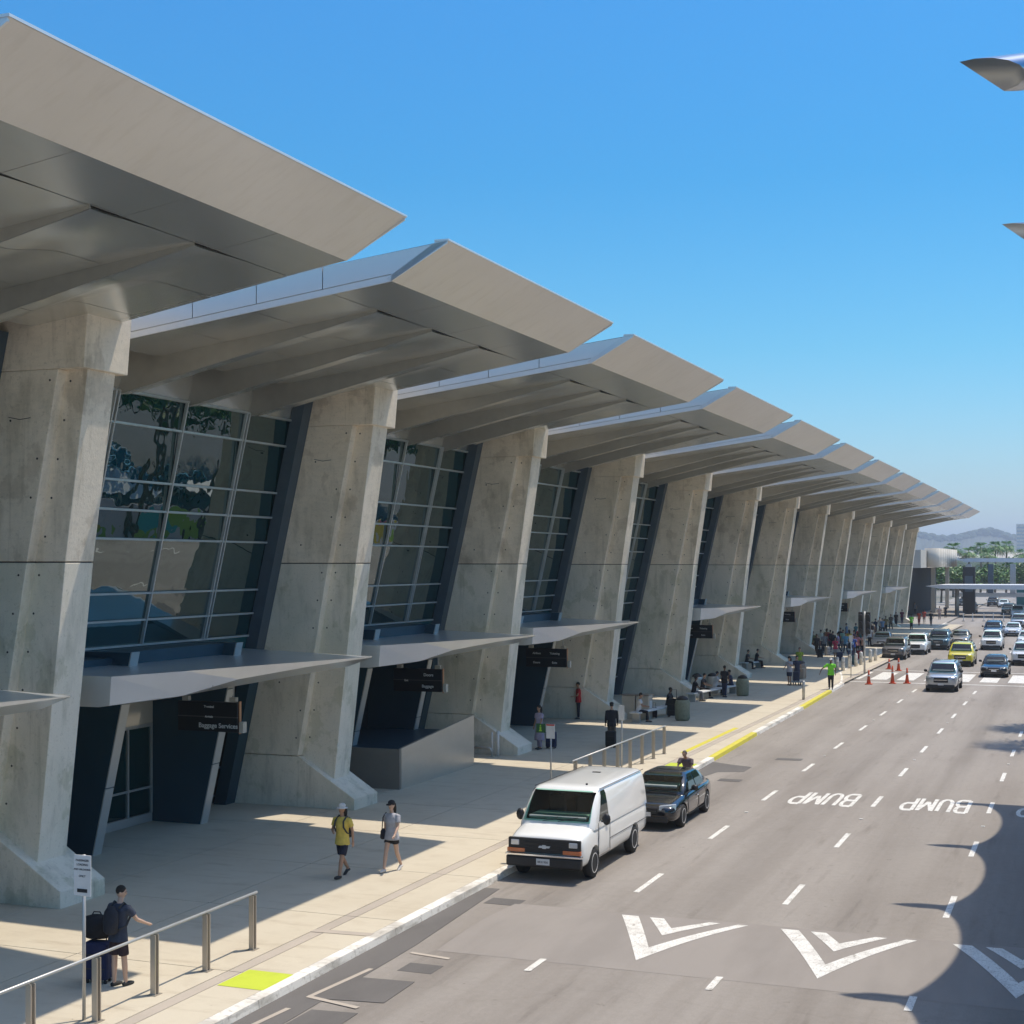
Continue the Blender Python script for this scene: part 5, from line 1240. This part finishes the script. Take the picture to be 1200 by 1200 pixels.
WALK = dict(th=(22, -14), kn=(8, 24), ar=(-22, 18), el=(12, 25), foot=(8, -28), out=(.18, .16), hip=.90)
WALK2 = dict(th=(-12, 20), kn=(20, 6), ar=(18, -16), el=(40, 14), foot=(-25, 5), out=(.16, .2), hip=.905)
STAND = dict(th=(2, -2), kn=(2, 3), ar=(3, 6), el=(12, 18), hip=.93)
SIT = dict(th=(84, 88), kn=(86, 80), ar=(25, 30), el=(55, 50), hip=.54, lean=8)
PHONE = dict(th=(3, -3), kn=(3, 4), ar=(28, 20), el=(100, 30), hip=.93, head=(0, 25), inw=(.25, 0))
POINT = dict(th=(4, -4), kn=(3, 4), ar=(8, 14), el=(15, 6), hip=.93, out=(.2, 1.15))
# facing: 180 = towards the camera side (-y), 0 = away
p = make_person(dict(WALK, el=(14, 75), ar=(-14, 14), inw=(0, .9)), skin='tan', shirt=(.68, .50, .10), pants=(.012, .014, .03), shoe=(.03, .03, .03), hat=('brim', (.62, .58, .52)), bag='backpack', hair='long')
put(p, -16.9, 32.25, 172, 'walker in a yellow T-shirt, dark shorts and pale sun hat')
p = make_person(dict(WALK2, el=(30, 14), hem=.38), fem=True, skin='fair', shirt=(.40, .40, .42), pants=(.012, .012, .014), shoe=(.6, .58, .55), hat=('cap', (.012, .012, .014)), bag='shoulder', hair='long')
put(p, -16.08, 33.3, 176, 'woman walking in a grey top, black shorts and black cap', s=.98)
p = make_person(dict(STAND, ar=(-4, 34), el=(22, 30), out=(.45, .25), head=(-60, 10), th=(0, 8), lean=4), skin='fair', shirt=(.035, .045, .07), pants=(.03, .016, .02), shoe=(.03, .03, .03), bag='backpack', hair='short')
put(p, -16.28, 22.45, -10, 'traveller seen from behind, dark shirt, shorts and backpack, by the railing')
p = make_person(dict(STAND, ar=(15, 5), el=(30, 12)), vox=.02, fem=True, shorts=False, skin='tan', shirt=(.40, .33, .42), pants=(.33, .28, .36), hair='long', detail=False, skirt=True)
put(p, -21.0, 57.3, 150, 'woman in a long mauve dress with a navy suitcase by the dark portal')
p = make_person(STAND, vox=.02, shorts=False, sleeves='long', shirt=(.012, .013, .018), pants=(.10, .08, .06), skin='tan', detail=False, hat=('cap', (.01, .01, .012)))
put(p, -18.6, 59.5, 20, 'man in a black jacket with a black suitcase near the railing end')
p = make_person(dict(STAND, ar=(20, -5), el=(60, 10)), vox=.02, shorts=False, shirt=(.45, .02, .02), pants=(.015, .015, .03), skin='tan', detail=False)
put(p, -23.3, 69.1, 120, 'man in a red shirt leaning at the wall under the third entrance canopy')
p = make_person(dict(STAND, lean=32, ar=(30, 35), el=(25, 25), head=(0, -10)), vox=.02, shorts=False, shirt=(.12, .09, .10), pants=(.03, .03, .04), skin='tan', haircol=(.1, .09, .08), detail=False)
put(p, -12.35, 48.0, 175, 'man stooping behind the boot of the black saloon', z=0, s=.97)
p = make_person(POINT, vox=.02, shorts=False, shirt=(.22, .75, .04), pants=(.015, .015, .02), skin='brown', detail=False, hat=('cap', (.6, .6, .58)), sleeves=True)
put(p, -14.6, 90.9, 185, 'traffic officer in a lime safety vest with an arm held out', s=1.04)
# sitters and standers: base figures, then copies with their own colours
base = dict(
  walk=make_person(WALK, vox=.026, shorts=False, detail=False), stand=make_person(STAND, vox=.026, shorts=False, detail=False),
  sit=make_person(SIT, vox=.026, shorts=False, detail=False), phone=make_person(PHONE, vox=.026, fem=True, shorts=True, detail=False, hair='long'),
  pack=make_person(WALK2, vox=.026, shorts=False, detail=False, bag='backpack'))
first = set()
def crowd(kind, x, y, face, shirt, pants, label, s=1, z=.15, skin='tan', group=None):
    src = base[kind]
    if kind in first: o = copy_tree(src)
    else: o = src; first.add(kind)
    for c in o.children:
        n = c.name.split('.')[0]; mt = {'shirt': cloth(shirt), 'trousers': cloth(pants), 'shorts': cloth(pants), 'body': SK[skin]}.get(n)
        if mt: c.material_slots[0].link = 'OBJECT'; c.material_slots[0].material = mt
    put(o, x, y, face, label, z, s, group); return o
def gp(u, v, z=.15):
    D = 1750*(CAM_H-z)/(v-660); r_ = (u-600)/1750; ca, sa = math.cos(YAW), math.sin(YAW)
    return (D*(r_*ca-sa), D*(r_*sa+ca))
K_, N_, W_, G_ = (.012, .012, .015), (.02, .03, .07), (.6, .6, .6), (.2, .2, .21)
people = [
 ('sit', 748, 846, -80, W_, K_, 'man in a white shirt seated by the square bins', 1), ('sit', 783, 838, -95, K_, K_, 'dark dressed person seated beside the black suitcase', 1),
 ('sit', 813, 822, -60, K_, G_, 'dark figure at the left end of the busy bench', 1), ('sit', 823, 818, -90, K_, K_, 'dark haired person sitting second from left on the busy bench', 1),
 ('sit', 838, 815, -60, W_, K_, 'person in a white top sitting in the middle of the busy bench', 1), ('stand', 849, 817, -20, K_, N_, 'person in black standing before the busy bench', 1),
 ('sit', 857, 813, 110, N_, K_, 'navy clad person on the right part of the busy bench', 1), ('stand', 862, 780, 90, N_, K_, 'person in navy standing in the shade past the fifth pier', 1),
 ('sit', 875, 784, -90, K_, K_, 'left one of two dark sitters past the sixth pier', 1), ('sit', 886, 783, -70, K_, K_, 'right one of two dark sitters past the sixth pier', 1),
 ('phone', 925, 803, 160, (.45, .45, .5), N_, 'woman in a pale top beside the luggage trolley', 1), ('stand', 934, 802, 200, N_, K_, 'person in navy beside the luggage trolley', 1),
 ('stand', 937, 789, 180, (.3, .4, .05), K_, 'worker with a lime vest behind the luggage trolley', 1),
 ('walk', 957, 768, 175, K_, K_, 'person in black at the left front of the crowd', 1), ('walk', 966, 766, 185, G_, K_, 'person in grey striding at the left front of the crowd', 1),
 ('pack', 973, 762, 20, (.25, .02, .06), K_, 'crimson backpacker at the left of the crowd', 1), ('phone', 979, 773, 170, (.6, .05, .1), (.4, .38, .38), 'woman in a bright crimson top before the crowd', 1),
 ('stand', 985, 760, 0, K_, N_, 'tall person in black in the left middle of the crowd', 1.03), ('walk', 991, 766, 200, (.12, .3, .42), N_, 'person in sky blue in the middle of the crowd', 1),
 ('pack', 996, 774, 10, (.5, .6, .7), (.05, .08, .15), 'backpacker in pale blue stepping out of the crowd', 1), ('stand', 1001, 763, 120, (.08, .03, .12), K_, 'person in dark purple in the middle of the crowd', 1),
 ('phone', 1005, 768, 180, (.5, .2, .25), K_, 'woman in pink near the signal pole', 1), ('walk', 1009, 762, 160, (.02, .15, .17), K_, 'person in teal just left of the signal pole', 1),
 ('stand', 1003, 752, 60, (.03, .12, .12), K_, 'dark green clad person at the back of the crowd', 1), ('stand', 992, 752, 90, (.12, .2, .3), K_, 'person in slate blue at the back of the crowd', 1),
 ('walk', 1012, 750, 0, (.55, .5, .5), N_, 'person in a pale top behind the signal heads', 1), ('stand', 1019, 757, 180, W_, K_, 'person in white just right of the signal pole', 1),
 ('stand', 1026, 745, 150, N_, K_, 'person in navy behind the dark grey people carrier', 1), ('walk', 1031, 742, 150, (.5, .45, .4), K_, 'person in beige behind the dark grey people carrier', 1),
 ('stand', 1038, 741, 200, (.15, .12, .05), K_, 'person in olive farther along the kerb', 1), ('pack', 1044, 738, 170, (.2, .15, .1), K_, 'backpacker in brown farther along the kerb', 1),
 ('stand', 1050, 735, 170, K_, K_, 'person in black farther along the kerb', 1), ('stand', 1068, 738, 180, (.25, .7, .05), K_, 'second officer in a lime vest near the far cars', 1),
 ('stand', 1077, 733, 170, (.6, .08, .04), (.4, .1, .1), 'person in bright red by the far kerb, left one', 1), ('phone', 1083, 731, 190, (.6, .1, .06), (.5, .4, .35), 'person in bright red by the far kerb, right one', 1),
 ('walk', 1091, 733, 180, K_, (.1, .1, .1), 'person in black walking by the far kerb', 1), ('stand', 1101, 726, 180, (.4, .3, .28), (.25, .2, .18), 'person in beige by the far column', 1),
 ('stand', 1108, 724, 180, K_, K_, 'dark dressed person by the last column', 1), ('stand', 1063, 722, 180, (.3, .05, .06), K_, 'person in maroon in the shade of the far block', 1), ('walk', 1072, 720, 180, G_, K_, 'grey clad person in the shade of the far block', 1)]
cn = [('olive', (.14, .14, .05)), ('cream', (.6, .56, .45)), ('rust', (.35, .12, .05)), ('charcoal', (.05, .05, .06)), ('lilac', (.4, .32, .5)), ('mint', (.3, .5, .4)), ('mustard', (.5, .36, .06)), ('cobalt', (.03, .10, .4)), ('maroon', (.2, .02, .04)), ('peach', (.6, .38, .28)), ('indigo', (.06, .05, .2)), ('sand', (.45, .38, .27)), ('steel blue', (.15, .22, .3)), ('burgundy', (.16, .02, .05))]
sp_ = [(953, 764), (962, 762), (969, 760), (976, 764), (982, 766), (988, 762), (995, 762), (1000, 770), (1007, 758), (1011, 768), (1016, 752), (1022, 749), (1034, 744), (1057, 731)]
for i, ((cn_, cc), (u, v)) in enumerate(zip(cn, sp_)):
    people.append((('walk', 'stand', 'phone', 'pack')[i % 4], u, v, (170, 20, 200, 350, 90)[i % 5], cc, (K_, N_, G_)[i % 3], 'person in a %s top within the waiting crowd by the crossing' % cn_ if i < 12 else 'person in a %s top behind the crowd, nearer the far cars' % cn_, 1))
for (k, u, v, f, a, b, l, s_) in people:
    x, y = gp(u, v); crowd(k, x, y, f, a, b, l, s_, skin='tan' if (u % 3) else 'brown')
def bench2(a, b, label):
    (x0, y0), (x1, y1) = gp(*a), gp(*b); L = math.hypot(x1-x0, y1-y0)
    ux, uy = (x1-x0)/L, (y1-y0)/L
    bench(x0-ux*.5, y0-uy*.5, L+1.0, label, math.atan2(-(x1-x0), y1-y0))
bench2((748, 846), (783, 838), 'pale bench beside the fourth pier where a man in white sits')
bench2((813, 822), (857, 813), 'pale bench crowded with waiting travellers past the fifth pier')
bench2((875, 784), (886, 783), 'pale bench with two dark seated figures past the sixth pier')
# luggage
def suitcase(x, y, col, label, s=1, rz=0, z=.15, soft=False):
    o = empty('suitcase', (x, y, z), R(rz), label=label, cat='suitcase'); o.scale = (s, s, s)
    m = MB(); m.box(-.21, .21, -.13, .13, .06, .68); m.obj('case', cloth(col), o, bevel=.04)
    for a in (-.16, .16):
        m = MB(); m.tube([(a-.02, -.08, .03), (a+.02, -.08, .03)], .03, 8); m.tube([(a-.02, .08, .03), (a+.02, .08, .03)], .03, 8); m.obj('wheel', M['black'], o)
    m = MB(); m.tube([(-.09, .1, .66), (-.09, .12, 1.0), (.09, .12, 1.0), (.09, .1, .66)], .012, 6); m.obj('pull_handle', M['black'], o)
    for zz in (.25, .48):
        m = MB(); m.box(-.17, .17, -.137, -.128, zz-.008, zz+.008); m.obj('zip', M['seam'], o)
    return o
suitcase(-16.78, 22.55, (.010, .015, .06), 'tall navy suitcase held by the traveller with the backpack', 1.1, 10)
o = empty('duffel_bag', (-16.85, 22.6, .15+.79), R(10), label='black bag strapped on top of the tall navy suitcase', cat='bag')
m = MB(); m.rings([[(rx*math.cos(2*math.pi*j/12), ry*math.sin(2*math.pi*j/12), z) for j in range(12)] for z, rx, ry in ((.0, .2, .12), (.04, .27, .17), (.25, .28, .18), (.38, .24, .15), (.42, .1, .06))]); m.obj('bag_body', cloth((.008, .008, .010)), o, smooth=True)
m = MB(); m.tube([(-.1, 0, .4), (-.06, 0, .47), (.06, 0, .47), (.1, 0, .4)], .012, 6); m.obj('grab_handle', M['black'], o)
suitcase(-20.65, 57.75, (.012, .02, .06), 'navy suitcase beside the woman in the mauve dress')
suitcase(-18.45, 58.9, (.01, .01, .012), 'black suitcase in front of the man in the black jacket')
suitcase(-19.2, 71.6, (.01, .01, .012), 'large black suitcase standing beside the greenish round bin', 1.35)
for i, (u, v, c_, l_) in enumerate([(961, 771, K_, 'black'), (984, 775, N_, 'navy'), (1007, 773, (.25, .02, .03), 'dark red'), (970, 768, (.3, .3, .3), 'grey'), (1000, 779, (.02, .1, .12), 'teal')]):
    x, y = gp(u, v); suitcase(x, y, c_, l_+' suitcase standing in front of the crowd by the crossing', 1.05, 20*i)
suitcase(-20.0, 70.9, (.02, .015, .02), 'small dark bag at the feet of the man in white', .75)
o = empty('luggage_trolley', (-17.1, 93.4, .15), label='loaded luggage trolley beside the seated looking pair', cat='trolley')
m = MB(); m.box(-.4, .4, -.5, .5, .18, .24); m.obj('deck', M['galv'], o)
for a, b in ((-.3, -.4), (.3, -.4), (-.3, .4), (.3, .4)):
    m = MB(); m.tube([(a-.03, b, .09), (a+.03, b, .09)], .09, 10); m.obj('wheel', M['black'], o)
m = MB(); m.tube([(-.35, .5, .2), (-.35, .55, 1.0), (.35, .55, 1.0), (.35, .5, .2)], .025, 6); m.obj('push_handle', M['galv'], o)
suitcase(-17.1, 93.2, (.02, .03, .07), 'blue case lying on the luggage trolley', .9, 0, .39)
# kerbside stanchions and street posts near the crossing, concrete bollards
for i, (u, v) in enumerate([(975, 789), (981, 786), (988, 786), (996, 783), (1003, 781), (1009, 779), (1020, 776), (1026, 774)]):
    x, y = gp(u, v)
    o = empty('bollard', (x, y, .15), label=['first', 'second', 'third', 'fourth', 'fifth', 'sixth', 'seventh', 'eighth'][i]+' cream bollard from the left in the row beside the crossing', cat='bollard', group='cream bollards beside the crossing')
    m = MB(); m.lathe([(.13, 0), (.13, .85), (.1, .95), (.03, .98)], n=12); m.obj('post', M['kerb'], o, smooth=True)
for i, u in enumerate((1129, 1140, 1153, 1164, 1176)):
    x, y = gp(u, 728, 0)
    o = empty('traffic_delineator', (x, y, 0), label=['first', 'second', 'third', 'fourth', 'fifth'][i]+' slim pale delineator from the left across the far lanes', cat='delineator', group='pale delineators across the far lanes')
    m = MB(); m.tube([(0, 0, 0), (0, 0, 1.1)], .05, 6); m.obj('post', M['white_sign'], o); m = MB(); m.box(-.2, .2, -.2, .2, 0, .05); m.obj('base', M['black'], o)

# ------------------------------------------------------------ haze: one closed box round everything
hm_ = bpy.data.materials.new('haze air'); hm_.use_nodes = True; t = hm_.node_tree; t.nodes.clear()
pv = t.nodes.new('ShaderNodeVolumePrincipled'); pv.inputs['Density'].default_value = .0003; pv.inputs['Color'].default_value = (.80, .88, 1.0, 1); pv.inputs['Anisotropy'].default_value = .2
mo = t.nodes.new('ShaderNodeOutputMaterial'); t.links.new(pv.outputs[0], mo.inputs['Volume'])
m = MB(); m.box(-6100, 6100, -400, 9100, -3.2, 140); hzb = m.obj('haze', hm_, kind='stuff', label='thin pale haze over the whole place', cat='haze')
